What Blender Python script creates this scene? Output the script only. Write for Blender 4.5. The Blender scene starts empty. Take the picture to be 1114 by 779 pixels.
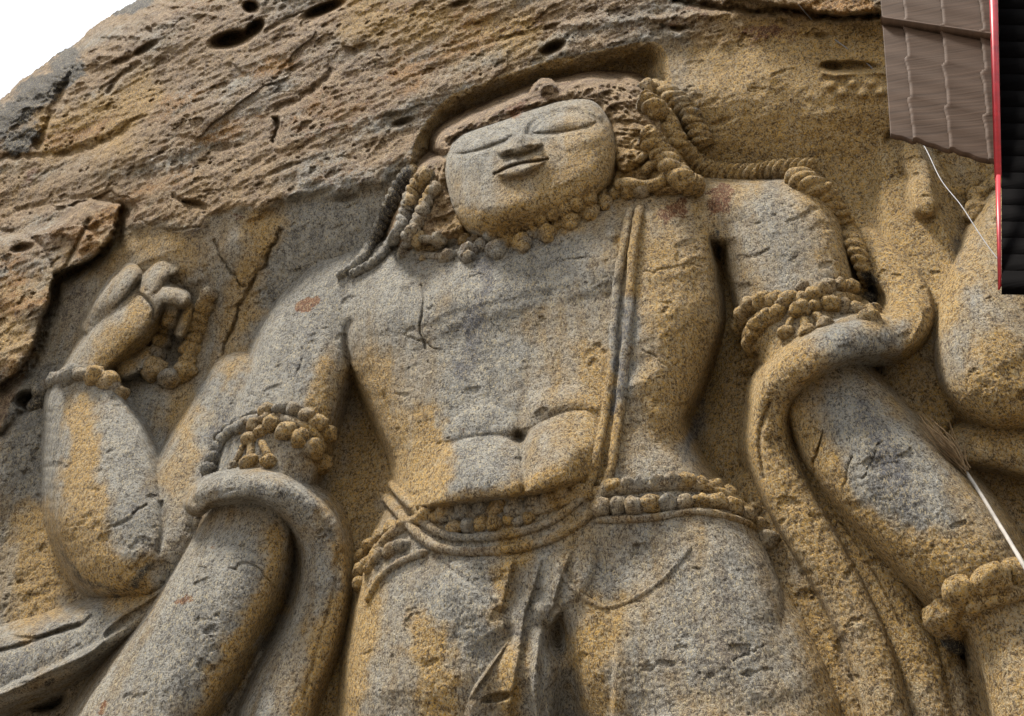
import bpy, math, random
import numpy as np
from mathutils import Vector, noise as mnoise
random.seed(7)
rng = np.random.RandomState(11)
sc = bpy.context.scene
R = math.radians

# ------------------------------------------------------------------ camera
W0, H0 = 1114.0, 779.0                 # traced pixel frame of the photograph
PSI, THETA = R(20), R(42)              # yaw to the left, pitch up
HFOV = R(45)
CAM = np.array([0.0, -6.8, 1.6])       # standing 6.8 m in front of the cliff
FW = np.array([-math.sin(PSI)*math.cos(THETA), math.cos(PSI)*math.cos(THETA), math.sin(THETA)])
RT = np.array([math.cos(PSI), math.sin(PSI), 0.0])
UP = np.cross(RT, FW)
FPX = W0/2/math.tan(HFOV/2)
cam_data = bpy.data.cameras.new('camera')
cam_data.sensor_width = 36; cam_data.angle = HFOV; cam_data.clip_end = 3000; cam_data.clip_start = 0.05
cam = bpy.data.objects.new('camera', cam_data)
sc.collection.objects.link(cam)
from mathutils import Matrix
cam.matrix_world = Matrix(((RT[0], UP[0], -FW[0], CAM[0]), (RT[1], UP[1], -FW[1], CAM[1]),
                           (RT[2], UP[2], -FW[2], CAM[2]), (0, 0, 0, 1)))
sc.camera = cam

# ------------------------------------------------------------------ sky, sun, exposure
SUN_EL, SUN_AZ = R(70), R(-50)         # high, from the upper left, in front of the cliff
world = bpy.data.worlds.new('World'); sc.world = world; world.use_nodes = True
wn, wl = world.node_tree.nodes, world.node_tree.links
bg = wn['Background']
sky = wn.new('ShaderNodeTexSky'); sky.sky_type = 'NISHITA'; sky.sun_disc = False
sky.sun_elevation = SUN_EL; sky.sun_rotation = math.pi + SUN_AZ*-1
sky.dust_density = 4; sky.air_density = 1.0
hsv = wn.new('ShaderNodeHueSaturation'); hsv.inputs['Saturation'].default_value = 0.35
hsv.inputs['Value'].default_value = 1.15
mixc = wn.new('ShaderNodeMix'); mixc.data_type = 'RGBA'
mixc.inputs[0].default_value = 0.55
mixc.inputs[7].default_value = (10.5, 11.0, 11.6, 1)      # the even white of a thin overcast
wl.new(sky.outputs[0], hsv.inputs['Color']); wl.new(hsv.outputs[0], mixc.inputs[6])
wl.new(mixc.outputs[2], bg.inputs['Color'])
bg.inputs['Strength'].default_value = 0.070
sd = bpy.data.lights.new('sun', 'SUN'); sd.energy = 4.0; sd.angle = R(12); sd.color = (1, .95, .87)
sun = bpy.data.objects.new('sun', sd); sc.collection.objects.link(sun)
sdir = Vector((math.sin(SUN_AZ)*math.cos(SUN_EL), -math.cos(SUN_AZ)*math.cos(SUN_EL), math.sin(SUN_EL)))
sun.rotation_euler = sdir.to_track_quat('Z', 'Y').to_euler()
sun.location = (0, -20, 40)
sc.view_settings.view_transform = 'Standard'; sc.view_settings.look = 'None'
sc.view_settings.gamma = 1; sc.view_settings.use_curve_mapping = False
sc.view_settings.exposure = 1.2

# ------------------------------------------------------------------ numbers
def ray(px, py):
    a = (np.asarray(px, float)-W0/2)/FPX; b = (H0/2-np.asarray(py, float))/FPX
    return FW + a[..., None]*RT + b[..., None]*UP
def dep(px, py, h=0.0):                 # distance along the view axis of the point h metres proud of the wall
    r = ray(px, py); return (-h - CAM[1])/r[..., 1]
def at(px, py, d):                      # world point from a traced pixel and its own depth
    return CAM + ray(px, py)*np.asarray(d, float)[..., None]

def vnoise(x, y, seed=0):
    t = np.random.RandomState(seed).rand(256, 256).astype(np.float32)
    xi = np.floor(x).astype(int); yi = np.floor(y).astype(int)
    fx = (x-xi); fy = (y-yi); fx = fx*fx*(3-2*fx); fy = fy*fy*(3-2*fy)
    x0 = xi & 255; x1 = (xi+1) & 255; y0 = yi & 255; y1 = (yi+1) & 255
    return (t[x0, y0]*(1-fx)+t[x1, y0]*fx)*(1-fy)+(t[x0, y1]*(1-fx)+t[x1, y1]*fx)*fy
def fbm(x, y, o=4, seed=0, gain=.5, ridged=False):
    s = 0; a = 1; n = 0
    c, sn = math.cos(.6), math.sin(.6)
    for i in range(o):
        v = vnoise(x, y, seed+i)
        if ridged: v = 1-np.abs(2*v-1)
        s = s+a*v; n += a; a *= gain
        x, y = (x*c-y*sn)*2.03+11.3, (x*sn+y*c)*2.03+5.7
    return s/n
def sstep(a, b, x):
    t = np.clip((x-a)/(b-a), 0, 1); return t*t*(3-2*t)

# ------------------------------------------------------------------ sculpting grid
STEP = 1.15
def axis(a, b, lo, hi):
    m = np.arange(a, b, STEP)
    def grow(start, end, sg):
        o = []; s = STEP; p = start
        while (end-p)*sg > 0:
            s *= 1.09; p += sg*s; o.append(p)
        return o
    return np.array(grow(a, lo, -1)[::-1]+list(m)+grow(b, hi, 1))
GX = axis(-50, 1165, -1500, 2600); GY = axis(-45, 830, -330, 1596)
PX, PY = np.meshgrid(GX, GY)
NY, NX = PX.shape
DW = dep(PX, PY, 0.0)
WP = at(PX, PY, DW); WX = WP[..., 0]; WZ = WP[..., 2]
MPP = DW/FPX                            # metres per pixel on the wall
INF = 50.0

def sl(x0, x1, y0, y1):
    i0, i1 = np.searchsorted(GX, [x0, x1]); j0, j1 = np.searchsorted(GY, [y0, y1])
    return slice(max(j0, 0), j1), slice(max(i0, 0), i1)
def smin(a, b, k):
    if k <= 0: return np.minimum(a, b)
    h = np.clip(k-np.abs(a-b), 0, None)/k
    return np.minimum(a, b)-h*h*k*.25
def catmull(pts, n=5):
    p = np.array(pts, float)
    if len(p) < 3: return p
    q = np.vstack([2*p[0]-p[1], p, 2*p[-1]-p[-2]]); o = []
    for i in range(1, len(q)-2):
        for t in np.linspace(0, 1, n, endpoint=False):
            o.append(.5*((2*q[i])+(-q[i-1]+q[i+1])*t+(2*q[i-1]-5*q[i]+4*q[i+1]-q[i+2])*t*t+(-q[i-1]+3*q[i]-3*q[i+1]+q[i+2])*t**3))
    o.append(q[-2]); return np.array(o)
def chain(F, pts, k=.03, flat=1.0, n=5, curve=True):
    """limb swept through (px, py, h of its axis off the wall, radius in px); blended into field F"""
    p = catmull(pts, n) if curve else np.array(pts, float)
    m = 1.7*p[:, 3].max()
    S = sl(p[:, 0].min()-m, p[:, 0].max()+m, p[:, 1].min()-m, p[:, 1].max()+m)
    x, y = PX[S], PY[S]; SB = np.full(x.shape, 1e6)
    dc = p[:, 2]; A = np.zeros(x.shape); B = np.zeros(x.shape); Wt = np.full(x.shape, 1e-12)
    for i in range(len(p)-1):
        ax, ay, _, ar = p[i]; bx, by, _, br = p[i+1]
        dx, dy = bx-ax, by-ay; L = dx*dx+dy*dy+1e-9
        t = np.clip(((x-ax)*dx+(y-ay)*dy)/L, 0, 1)
        r = ar+(br-ar)*t; c = dc[i]+(dc[i+1]-dc[i])*t
        s = np.hypot(x-ax-dx*t, y-ay-dy*t)/r
        w = math.sqrt(L)/(s*s+.04)**5
        A += w*c; B += w*r; Wt += w; SB = np.minimum(SB, s)
    pr = np.where(SB < .98, np.sqrt(np.clip(1-SB*SB, 0, 1)), .199-5.5*(SB-.98))
    D = dep(x, y, A/Wt); D = np.where(SB < 1.7, D-B/Wt*D/FPX*flat*pr, INF)
    F[S] = smin(F[S], D, k)
def seg_dist(x, y, pts, closed=False):
    p = np.array(pts, float)
    if closed: p = np.vstack([p, p[:1]])
    d = np.full(x.shape, 1e6)
    for (ax, ay), (bx, by) in zip(p[:-1, :2], p[1:, :2]):
        dx, dy = bx-ax, by-ay
        t = np.clip(((x-ax)*dx+(y-ay)*dy)/(dx*dx+dy*dy+1e-9), 0, 1)
        d = np.minimum(d, np.hypot(x-ax-dx*t, y-ay-dy*t))
    return d
def inside(x, y, pts):
    c = np.zeros(x.shape, bool); n = len(pts)
    for i in range(n):
        x0, y0 = pts[i][:2]; x1, y1 = pts[(i+1) % n][:2]
        if y0 == y1: continue
        c ^= ((y0 > y) != (y1 > y)) & (x < (x1-x0)*(y-y0)/(y1-y0)+x0)
    return c
def sdist(pts, S, smooth=True):         # > 0 inside
    q = pts
    if smooth:
        p = [tuple(v) for v in pts]; q = catmull(p+[p[0]], 4)[:-1]
    d = seg_dist(PX[S], PY[S], q, True)
    return np.where(inside(PX[S], PY[S], q), d, -d)
def pad(F_, pts, h, B, Rr, k=.03, base=None):
    """rounded mass inside a traced outline, edge h metres off the wall, swelling B metres over Rr px"""
    a = np.array(pts)[:, :2]; m = 30
    S = sl(a[:, 0].min()-m, a[:, 0].max()+m, a[:, 1].min()-m, a[:, 1].max()+m)
    d = sdist([tuple(v) for v in a], S)
    t = np.clip(d/Rr, 0, 1)
    pr = np.sqrt(np.clip(1-(1-t)**2, 0, 1))
    D = dep(PX[S], PY[S], h)-B*pr+np.where(d < 0, -d*.05, 0)
    D = np.where(d > -28, D, INF)
    F_[S] = smin(F_[S], D, k)
    return S, d
def blister(F_, pts, amt, Rr):
    a = np.array(pts); S = sl(a[:, 0].min()-6, a[:, 0].max()+6, a[:, 1].min()-6, a[:, 1].max()+6)
    t = np.clip(sdist([tuple(v) for v in pts], S)/Rr, 0, 1)
    F_[S] -= amt*np.sqrt(np.clip(1-(1-t)**2, 0, 1))
def bump(F_, x, y, rx, ry, amt, ang=0, p=1.0):   # amt > 0 rises towards the viewer
    m = 3*max(rx, ry); S = sl(x-m, x+m, y-m, y+m)
    c, s = math.cos(R(ang)), math.sin(R(ang)); X = PX[S]-x; Y = PY[S]-y
    u = (X*c+Y*s)/rx; v = (-X*s+Y*c)/ry
    F_[S] -= amt*np.exp(-(u*u+v*v)**p)
JX = (fbm(PX/9, PY/9, 3, 201)-.5)*9; JY = (fbm(PX/9, PY/9, 3, 207)-.5)*9; JM = fbm(PX/14, PY/14, 3, 211)
def groove(F_, pts, w, amt, curve=True, jit=.12):   # amt > 0 rises, < 0 cuts
    p = catmull([q[:2] for q in pts], 5) if curve and len(pts) > 2 else np.array(pts, float)
    m = 4*w; S = sl(p[:, 0].min()-m, p[:, 0].max()+m, p[:, 1].min()-m, p[:, 1].max()+m)
    d = seg_dist(PX[S]+JX[S]*jit, PY[S]+JY[S]*jit, p)
    m_ = 1 if jit < .5 else .35+1.3*JM[S]
    F_[S] -= amt*m_*np.exp(-(d/w)**2)
def fold(F_, pts, w, amt, side=1, soft=.12):
    """one-sided step along a line: one side raised to a soft lip that dies away over w px"""
    p = catmull([q[:2] for q in pts], 4) if len(pts) > 2 else np.array(pts, float)
    m = 3*w; S = sl(p[:, 0].min()-m, p[:, 0].max()+m, p[:, 1].min()-m, p[:, 1].max()+m)
    x, y = PX[S], PY[S]; best = np.full(x.shape, 1e6); sg = np.zeros(x.shape); tt = np.zeros(x.shape)
    n = len(p)-1
    for i in range(n):
        (ax, ay), (bx, by) = p[i], p[i+1]; dx, dy = bx-ax, by-ay
        t = np.clip(((x-ax)*dx+(y-ay)*dy)/(dx*dx+dy*dy+1e-9), 0, 1)
        d = np.hypot(x-ax-dx*t, y-ay-dy*t); c = np.sign(dx*(y-ay)-dy*(x-ax))*side
        u = d < best; best = np.where(u, d, best); sg = np.where(u, c, sg); tt = np.where(u, (i+t)/n, tt)
    s = best*sg
    v = np.where(s > 0, np.exp(-(s/w)**2), np.exp(-(s/(w*soft))**2))*np.clip(np.minimum(tt, 1-tt)*6, 0, 1)
    F_[S] -= amt*v

# ------------------------------------------------------------------ materials
def newmat(name):
    m = bpy.data.materials.new(name); m.use_nodes = True
    return m, m.node_tree.nodes, m.node_tree.links, m.node_tree.nodes['Principled BSDF']
def N(nt, typ, **kw):
    n = nt.new(typ)
    for k_, v in kw.items():
        if k_.startswith('i_'): n.inputs[k_[2:].replace('_', ' ')].default_value = v
        else: setattr(n, k_, v)
    return n
def rock_material(name, const=None, grain=1.0, tint=(1, 1, 1)):
    """weathered granite-schist: grey body, iron ochre, orange lichen, dark varnish with painted shade, pale flecks.
    where each tone lies is a mesh attribute broken up by noise; const gives fixed amounts instead"""
    m, n, l, b = newmat(name)
    geo = N(n, 'ShaderNodeNewGeometry')
    def noi(scale, detail=5, rough=.6, dist=0.0, vec=None):
        t = N(n, 'ShaderNodeTexNoise'); t.inputs['Scale'].default_value = scale; t.inputs['Detail'].default_value = detail
        t.inputs['Roughness'].default_value = rough; t.inputs['Distortion'].default_value = dist
        l.new(vec if vec is not None else geo.outputs['Position'], t.inputs['Vector']); return t.outputs['Fac']
    def mapv(s, rot=(0, 0, 0)):
        t = N(n, 'ShaderNodeMapping'); t.inputs['Scale'].default_value = s; t.inputs['Rotation'].default_value = rot
        l.new(geo.outputs['Position'], t.inputs['Vector']); return t.outputs[0]
    def math_(op, a, b_=None, c=None):
        t = N(n, 'ShaderNodeMath', operation=op)
        for i, v in enumerate((a, b_, c)):
            if v is None: continue
            if isinstance(v, (int, float)): t.inputs[i].default_value = v
            else: l.new(v, t.inputs[i])
        return t.outputs[0]
    def ramp(f, lo, hi):
        t = N(n, 'ShaderNodeMapRange', interpolation_type='SMOOTHSTEP'); l.new(f, t.inputs['Value'])
        t.inputs['From Min'].default_value = lo; t.inputs['From Max'].default_value = hi; return t.outputs['Result']
    def mix(f, a, c, mode='MIX'):
        t = N(n, 'ShaderNodeMix', data_type='RGBA', blend_type=mode)
        if isinstance(f, float): t.inputs[0].default_value = f
        else: l.new(f, t.inputs[0])
        for s_, v in ((6, a), (7, c)):
            if isinstance(v, tuple): t.inputs[s_].default_value = (*v, 1)
            else: l.new(v, t.inputs[s_])
        return t.outputs[2]
    def amount(key):
        if const is not None:
            t = N(n, 'ShaderNodeValue'); t.outputs[0].default_value = const.get(key, 0); return t.outputs[0]
        t = N(n, 'ShaderNodeAttribute', attribute_name=key); return t.outputs['Fac']
    big = noi(1.6, 4, .6, .4); mid = noi(7, 6, .65, .6)
    streak = noi(1.0, 5, .6, .3, mapv((9, 9, 1.3)))
    fine = noi(33, 6, .74, 1.0)
    tiny = noi(75, 3, .65, .3)
    speck = noi(48, 2, .5, 0)
    hair_ = noi(1.0, 4, .7, 1.2, mapv((85, 85, 30), (0, R(35), 0)))
    n1 = math_('ADD', math_('ADD', math_('MULTIPLY', streak, .42), math_('MULTIPLY', mid, .33)), math_('MULTIPLY', fine, .25))
    n2 = math_('ADD', math_('MULTIPLY', fine, .55), math_('MULTIPLY', mid, .45))
    def sel(key, nse, soft=.16, gain=1.0):       # amount a -> covered where noise is low enough
        a = amount(key)
        v = math_('SUBTRACT', math_('ADD', math_('MULTIPLY', a, .72*gain), .17), nse)
        return ramp(v, -soft, soft)
    col = mix(ramp(n1, .35, .65), (.235, .225, .205), (.55, .53, .475))
    col = mix(sel('brown', n2, .12), col, mix(ramp(mid, .38, .62), (.24, .155, .10), (.56, .37, .215)))
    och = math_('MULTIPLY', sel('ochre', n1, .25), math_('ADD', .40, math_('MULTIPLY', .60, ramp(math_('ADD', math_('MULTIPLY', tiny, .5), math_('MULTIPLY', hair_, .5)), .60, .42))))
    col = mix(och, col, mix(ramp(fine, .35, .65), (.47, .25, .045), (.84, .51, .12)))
    col = mix(sel('orange', n2, .08), col, mix(ramp(fine, .3, .7), (.36, .155, .03), (.60, .30, .07)))
    col = mix(sel('rust', n2, .05), col, (.27, .105, .04))
    col = mix(sel('slate', n1, .15), col, (.185, .185, .20))
    col = mix(sel('dark', n1, .12), col, mix(ramp(fine, .35, .6), (.035, .034, .034), (.10, .094, .088)))
    gold = math_('MULTIPLY', ramp(math_('ADD', math_('MULTIPLY', mid, .4), math_('MULTIPLY', hair_, .6)), .50, .60), .20)
    col = mix(gold, col, (.62, .44, .16))
    # mineral grain: dark biotite pits and pale feldspar crumbs
    col = mix(math_('MULTIPLY', ramp(math_('ADD', math_('MULTIPLY', fine, .5), math_('MULTIPLY', hair_, .5)),   .52, .41), .82), col, (.05, .036, .021))
    col = mix(math_('MULTIPLY', ramp(hair_, .53, .61), .6), col, (.74, .60, .34))
    col = mix(math_('MULTIPLY', ramp(speck, .29, .24), .6), col, (.03, .026, .022))
    if tint != (1, 1, 1): col = mix(1.0, col, tint, 'MULTIPLY')
    l.new(col, b.inputs['Base Color'])
    b.inputs['Roughness'].default_value = .88
    b.inputs['Specular IOR Level'].default_value = .25
    hsum = math_('ADD', math_('ADD', math_('MULTIPLY', fine, .9), math_('MULTIPLY', tiny, .25)), math_('MULTIPLY', hair_, .9))
    rr = amount('rough')
    bstr = N(n, 'ShaderNodeBump'); bstr.inputs['Strength'].default_value = 1.0
    l.new(math_('MULTIPLY', math_('ADD', math_('MULTIPLY', rr, .6), 1.0), .11*grain), bstr.inputs['Distance'])
    l.new(hsum, bstr.inputs['Height']); l.new(bstr.outputs[0], b.inputs['Normal'])
    return m
M = {}
M['rock'] = rock_material('carved_rock')
M['cliff'] = rock_material('cliff_rock')
M['hair'] = rock_material('weathered_hair_rock')
M['bead_grey'] = rock_material('grey_bead_rock', dict(ochre=.25, brown=.2), .6)
M['bead_ochre'] = rock_material('ochre_bead_rock', dict(ochre=.72, brown=.15), .6)
M['bead_brown'] = rock_material('brown_bead_rock', dict(ochre=.55, brown=.55, dark=.25), .6)
M['bead_dark'] = rock_material('dark_bead_rock', dict(ochre=.2, dark=.55), .6)
def plain(name, col, rough=.6, metal=0.0, nz=None, bumpd=0.0, spec=.5):
    m, n, l, b = newmat(name)
    b.inputs['Roughness'].default_value = rough; b.inputs['Metallic'].default_value = metal
    b.inputs['Specular IOR Level'].default_value = spec
    geo = N(n, 'ShaderNodeNewGeometry'); mp = N(n, 'ShaderNodeMapping'); l.new(geo.outputs['Position'], mp.inputs[0])
    mp.inputs['Scale'].default_value = nz or (8, 8, 8)
    t = N(n, 'ShaderNodeTexNoise'); t.inputs['Scale'].default_value = 1; t.inputs['Detail'].default_value = 6
    l.new(mp.outputs[0], t.inputs['Vector'])
    rp = N(n, 'ShaderNodeMapRange'); l.new(t.outputs['Fac'], rp.inputs['Value'])
    rp.inputs['From Min'].default_value = .3; rp.inputs['From Max'].default_value = .7
    mx = N(n, 'ShaderNodeMix', data_type='RGBA'); l.new(rp.outputs[0], mx.inputs[0])
    mx.inputs[6].default_value = (*[c*.68 for c in col], 1); mx.inputs[7].default_value = (*[min(1, c*1.25) for c in col], 1)
    l.new(mx.outputs[2], b.inputs['Base Color'])
    if bumpd:
        bp = N(n, 'ShaderNodeBump'); bp.inputs['Distance'].default_value = bumpd; l.new(t.outputs['Fac'], bp.inputs['Height'])
        l.new(bp.outputs[0], b.inputs['Normal'])
    return m

# ------------------------------------------------------------------ linking helpers
def link(o, parent=None):
    sc.collection.objects.link(o)
    if parent is not None:
        o.parent = parent
        o.matrix_parent_inverse = Matrix.Translation(-parent.matrix_world.translation) if False else Matrix()
    return o
def tag(o, label=None, cat=None, group=None, kind=None):
    if label: o['label'] = label
    if cat: o['category'] = cat
    if group: o['group'] = group
    if kind: o['kind'] = kind
ORIG = {}
def empty(name, loc, label, cat, group=None):
    o = bpy.data.objects.new(name, None); o.location = loc; o.empty_display_size = .3
    sc.collection.objects.link(o); tag(o, label, cat, group); ORIG[o] = Vector(loc); return o
def put(name, me, parent=None, mat=None, smooth=True):
    """link a mesh whose vertices are in world metres; under a parent it keeps its place"""
    if mat: me.materials.append(mat)
    if smooth: me.polygons.foreach_set('use_smooth', [True]*len(me.polygons))
    o = bpy.data.objects.new(name, me); sc.collection.objects.link(o)
    off = Vector((0, 0, 0))
    if parent is not None:
        o.parent = parent; off = ORIG[parent]; o.location = -off
    ORIG[o] = Vector((0, 0, 0))
    return o
def largest(keep):
    par = []
    def find(a):
        while par[a] != a: par[a] = par[par[a]]; a = par[a]
        return a
    runs = []; prev = []
    for j in range(keep.shape[0]):
        e = np.flatnonzero(np.diff(np.concatenate([[0], keep[j].astype(np.int8), [0]]))); cur = []
        for a, b in zip(e[::2], e[1::2]):
            i = len(par); par.append(i); cur.append((a, b, i)); runs.append((j, a, b, i))
            for pa, pb, pi in prev:
                if pa < b and a < pb: par[find(i)] = find(pi)
        prev = cur
    size = {}
    for j, a, b, i in runs: r = find(i); size[r] = size.get(r, 0)+b-a
    best = max(size, key=size.get); out = np.zeros(keep.shape, bool)
    for j, a, b, i in runs:
        if find(i) == best: out[j, a:b] = True
    return out
def mesh_np(name, V, F4):
    me = bpy.data.meshes.new(name); nv, nf = len(V), len(F4)
    me.vertices.add(nv); me.vertices.foreach_set('co', np.ascontiguousarray(V, np.float32).ravel())
    k = F4.shape[1]
    me.loops.add(nf*k); me.loops.foreach_set('vertex_index', np.ascontiguousarray(F4, np.int32).ravel())
    me.polygons.add(nf); me.polygons.foreach_set('loop_start', np.arange(0, nf*k, k, dtype=np.int32))
    me.update(calc_edges=True); me.validate(); return me
def field_mesh(name, D, keep, mat, parent=None, P=None, attrs=None):
    if P is None: P = at(PX, PY, D)
    c = keep[:-1, :-1] & keep[1:, :-1] & keep[:-1, 1:] & keep[1:, 1:]
    c = largest(c)
    idx = np.arange(NY*NX).reshape(NY, NX)
    f = np.stack([idx[:-1, :-1][c], idx[1:, :-1][c], idx[1:, 1:][c], idx[:-1, 1:][c]], 1)
    u, inv = np.unique(f.ravel(), return_inverse=True); f = inv.reshape(-1, 4)
    me = mesh_np(name, P.reshape(-1, 3)[u], f)
    for k_, A in (attrs or STAIN_SHADE).items():
        a = me.attributes.new(k_, 'FLOAT', 'POINT'); a.data.foreach_set('value', A.ravel()[u].astype(np.float32))
    return put(name, me, parent, mat)

# ------------------------------------------------------------------ where the rock's stains and the painted light and shade lie
def Z(): return np.zeros(PX.shape)
STAIN_SHADE = {k: Z() for k in ('ochre', 'orange', 'rust', 'dark', 'slate', 'brown', 'rough')}
RX_, RY_ = PX*.83+PY*.56, PY*.83-PX*.56
QX = PX+(fbm(RX_/30, RY_/30, 5, 301, .62)-.5)*52; QY = PY+(fbm(RX_/30, RY_/30, 5, 307, .62)-.5)*52
def paint(key, pts, w, amt):
    m = 2.2*w+22; p = np.array(pts, float)
    S = sl(p[:, 0].min()-m, p[:, 0].max()+m, p[:, 1].min()-m, p[:, 1].max()+m)
    f_ = min(1, w/20); d = seg_dist(PX[S]+(QX[S]-PX[S])*f_, PY[S]+(QY[S]-PY[S])*f_, p)
    STAIN_SHADE[key][S] += amt*np.exp(-(d/w)**2)
# the ridge where the rock ends against the sky
SKYX = [-1600, -400, -150, -50, 0, 22, 40, 58, 72, 85, 97, 112, 130, 150, 200, 300, 400, 3000]
SKYY = [900, 420, 220, 148, 110, 88, 76, 62, 51, 43, 31, 22, 13, 0, -34, -110, -200, -900]
sky_y = np.interp(PX, SKYX, SKYY)+ (fbm(PX/16, PX*0+3, 4, 91)-.5)*9
# upper, uncarved cliff: everything above this line
EDX = [-1600, -100, 0, 60, 130, 180, 250, 330, 400, 447, 480, 600, 720, 800, 950, 1200, 2700]
EDY = [600, 520, 470, 330, 255, 250, 235, 205, 195, 168, 115, 66, 42, 40, 26, 10, -60]
ed = np.interp(PX, EDX, EDY)
upper = sstep(14, -14, PY-ed+(fbm(WX*2, WZ*2, 4, 5)-.5)*50)
S_ = STAIN_SHADE
big = fbm(WX*.8, WZ*.8, 4, 40)
S_['ochre'] += .37+.5*(big-.5)
S_['ochre'] += sstep(690, 800, PX)*.22*(1-sstep(0, 1, upper))
S_['ochre'] *= (1-.25*upper)
S_['brown'] += upper*(.62+.8*(fbm(WX*1.1, WZ*2.2, 4, 44)-.5))
S_['rough'] += upper*1.1
S_['orange'] += upper*.22+upper*.8*(fbm(WX*.9, WZ*2.0, 4, 48)-.5)
S_['rust'] += upper*(.18+.7*(fbm(WX*1.3, WZ*2.5, 4, 52)-.5))

# ------------------------------------------------------------------ cliff relief
hw = .42*sstep(70, -70, PY-(ed+np.where(PX > 640, 120, 75)))*(1-.6*sstep(200, 60, PX))
niche = [(447, 169), (456, 142), (472, 119), (493, 102), (537, 84), (590, 68), (652, 54), (700, 45), (716, 45), (726, 60), (731, 92),
         (740, 150), (745, 220), (640, 300), (470, 290), (440, 230)]
S = sl(400, 790, 20, 340)
dn = seg_dist(PX[S], PY[S], [(440, 205)]+niche[:12])
inn = inside(PX[S], PY[S], niche); dn = np.where(inn, np.clip(dn+(fbm(PX[S]/7, PY[S]/7, 3, 63)-.5)*4, 0, None), 0)
bandw = np.interp(PX[S], [440, 470, 520, 600, 700, 730, 760], [16, 24, 30, 30, 30, 30, 14])
hw[S] = hw[S]*(1-sstep(0, 1, dn/bandw)*.80)
NB = np.zeros(PX.shape); NB[S] = (dn > 0)*(dn < bandw*1.15)
DC = dep(PX, PY, hw-.10*(1-upper))
# undulation, bedding and broken texture of the natural rock
ca, sa = math.cos(R(12)), math.sin(R(12))
U = WX*ca+WZ*sa; V_ = -WX*sa+WZ*ca
nat = np.clip(upper+.0, 0, 1)
farleft = sstep(150, 20, PX)*sstep(240, 420, PY)
nat2 = np.clip(nat+farleft*.45, 0, 1)
DC -= (fbm(WX*.35, WZ*.35, 3, 20)-.5)*.35*(.12+.88*upper)
DC -= nat2*(fbm(U*.55, V_*1.0, 3, 21)-.5)*.24
DC -= nat2*(fbm(U*1.6, V_*4.5, 4, 22, ridged=True)-.5)*.018
DC -= nat2*(fbm(U*5, V_*13, 4, 24)-.5)*.018
DC -= nat2*(fbm(U*8, V_*15, 4, 27)-.5)*.05
led = fbm(U*.5, V_*1.1, 4, 26)
for lv in (.38, .46, .53, .60):          # broken bedding ledges
    DC -= nat*.012*sstep(lv-.006, lv+.012, led)*(fbm(WX*.9, WZ*.9, 3, 31) > .47)
DC -= (1-nat2)*(fbm(WX*2.2, WZ*2.2, 4, 23)-.5)*.09
# ridge rolls away towards the sky
ds = PY-sky_y
DC += .9*np.clip(1-ds/34, 0, 1)**2.2*sstep(700, 300, PX)
DC -= nat*sstep(110, 20, ds)*(fbm(PX/16, PY/11, 4, 29, ridged=True)-.5)*.20*sstep(700, 300, PX)
# broken outcrop at the left
outc = [(-160, 262), (-60, 246), (0, 238), (40, 233), (78, 225), (98, 218), (131, 223), (127, 240), (121, 262), (112, 270), (103, 280), (82, 291),
        (60, 302), (55, 316), (54, 330), (44, 352), (37, 376), (29, 392), (22, 404), (0, 417), (-60, 440), (-160, 470)]
S = sl(-200, 160, 190, 500)
do = seg_dist(PX[S], PY[S], outc, True); ino = inside(PX[S], PY[S], outc)
do = np.where(ino, do, -do)+(fbm(PX[S]/5, PY[S]/5, 3, 71)-.5)*5
lower_edge = sstep(-8, 8, PY[S]-np.interp(PX[S], [-160, 0, 60, 98, 131], [300, 262, 246, 226, 224]))
DC[S] -= sstep(-1.5, 2.5, do)*.34*np.clip(.15+lower_edge+sstep(60, 110, PX[S]), 0, 1)*(.7+.5*fbm(PX[S]/30, PY[S]/30, 2, 73))
DC[S] += .30*np.exp(-((do+5)/6)**2)*lower_edge*(do < 0)
fold(DC, [(95, 218), (104, 240), (92, 249), (112, 268)], 20, .10, 1)
groove(DC, [(97, 240), (86, 262), (72, 290)], 2.5, -.10)
groove(DC, [(60, 300), (40, 262), (0, 250)], 3, -.06)
groove(DC, [(131, 222), (100, 214), (60, 221), (20, 228)], 3, -.05)
# cracks
for pts, w, a in [([(305, 250), (297, 270), (287, 290), (276, 306), (266, 322), (258, 342), (252, 358), (244, 378), (241, 394), (240, 415)], 2.2, -.10),
                  ([(240, 394), (252, 416), (246, 432)], 2, -.05),
                  ([(235, 262), (242, 285), (256, 300), (266, 312)], 1.6, -.05),
                  ([(150, 240), (185, 250), (226, 248)], 1.6, -.04),
                  ([(56, 500), (62, 560), (78, 606), (100, 640), (126, 654)], 3.0, -.10),
                  ([(298, 128), (301, 140), (296, 154)], 2.2, -.14),
                  ([(0, 172), (30, 170), (80, 165), (115, 152), (140, 137)], 4, -.12),
                  ([(40, 160), (52, 135), (62, 112), (78, 78)], 4, -.14),
                  ([(150, 70), (130, 85), (118, 100)], 3, -.10),
                  ([(170, 0), (160, 20), (166, 34)], 2.5, -.08),
                  ([(300, 118), (330, 105), (356, 84), (360, 78)], 3, -.08),
                  ([(190, 216), (206, 222), (222, 225)], 3, -.08),
                  ([(735, 0), (800, 10), (860, 12), (905, 18), (955, 16)], 3.5, -.22),
                  ([(600, 28), (700, 20), (740, 18), (790, 14)], 4, .06),
                  ([(722, 28), (738, 31), (756, 29)], 3, -.08),
                  ([(20, 404), (36, 378), (54, 336), (62, 304)], 3.5, -.12),
                  ([(60, 302), (104, 284), (118, 264)], 3.5, -.16),
                  ([(5, 470), (24, 450), (40, 432)], 4, -.12)]:
    groove(DC, pts, w, a, jit=1)
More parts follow.
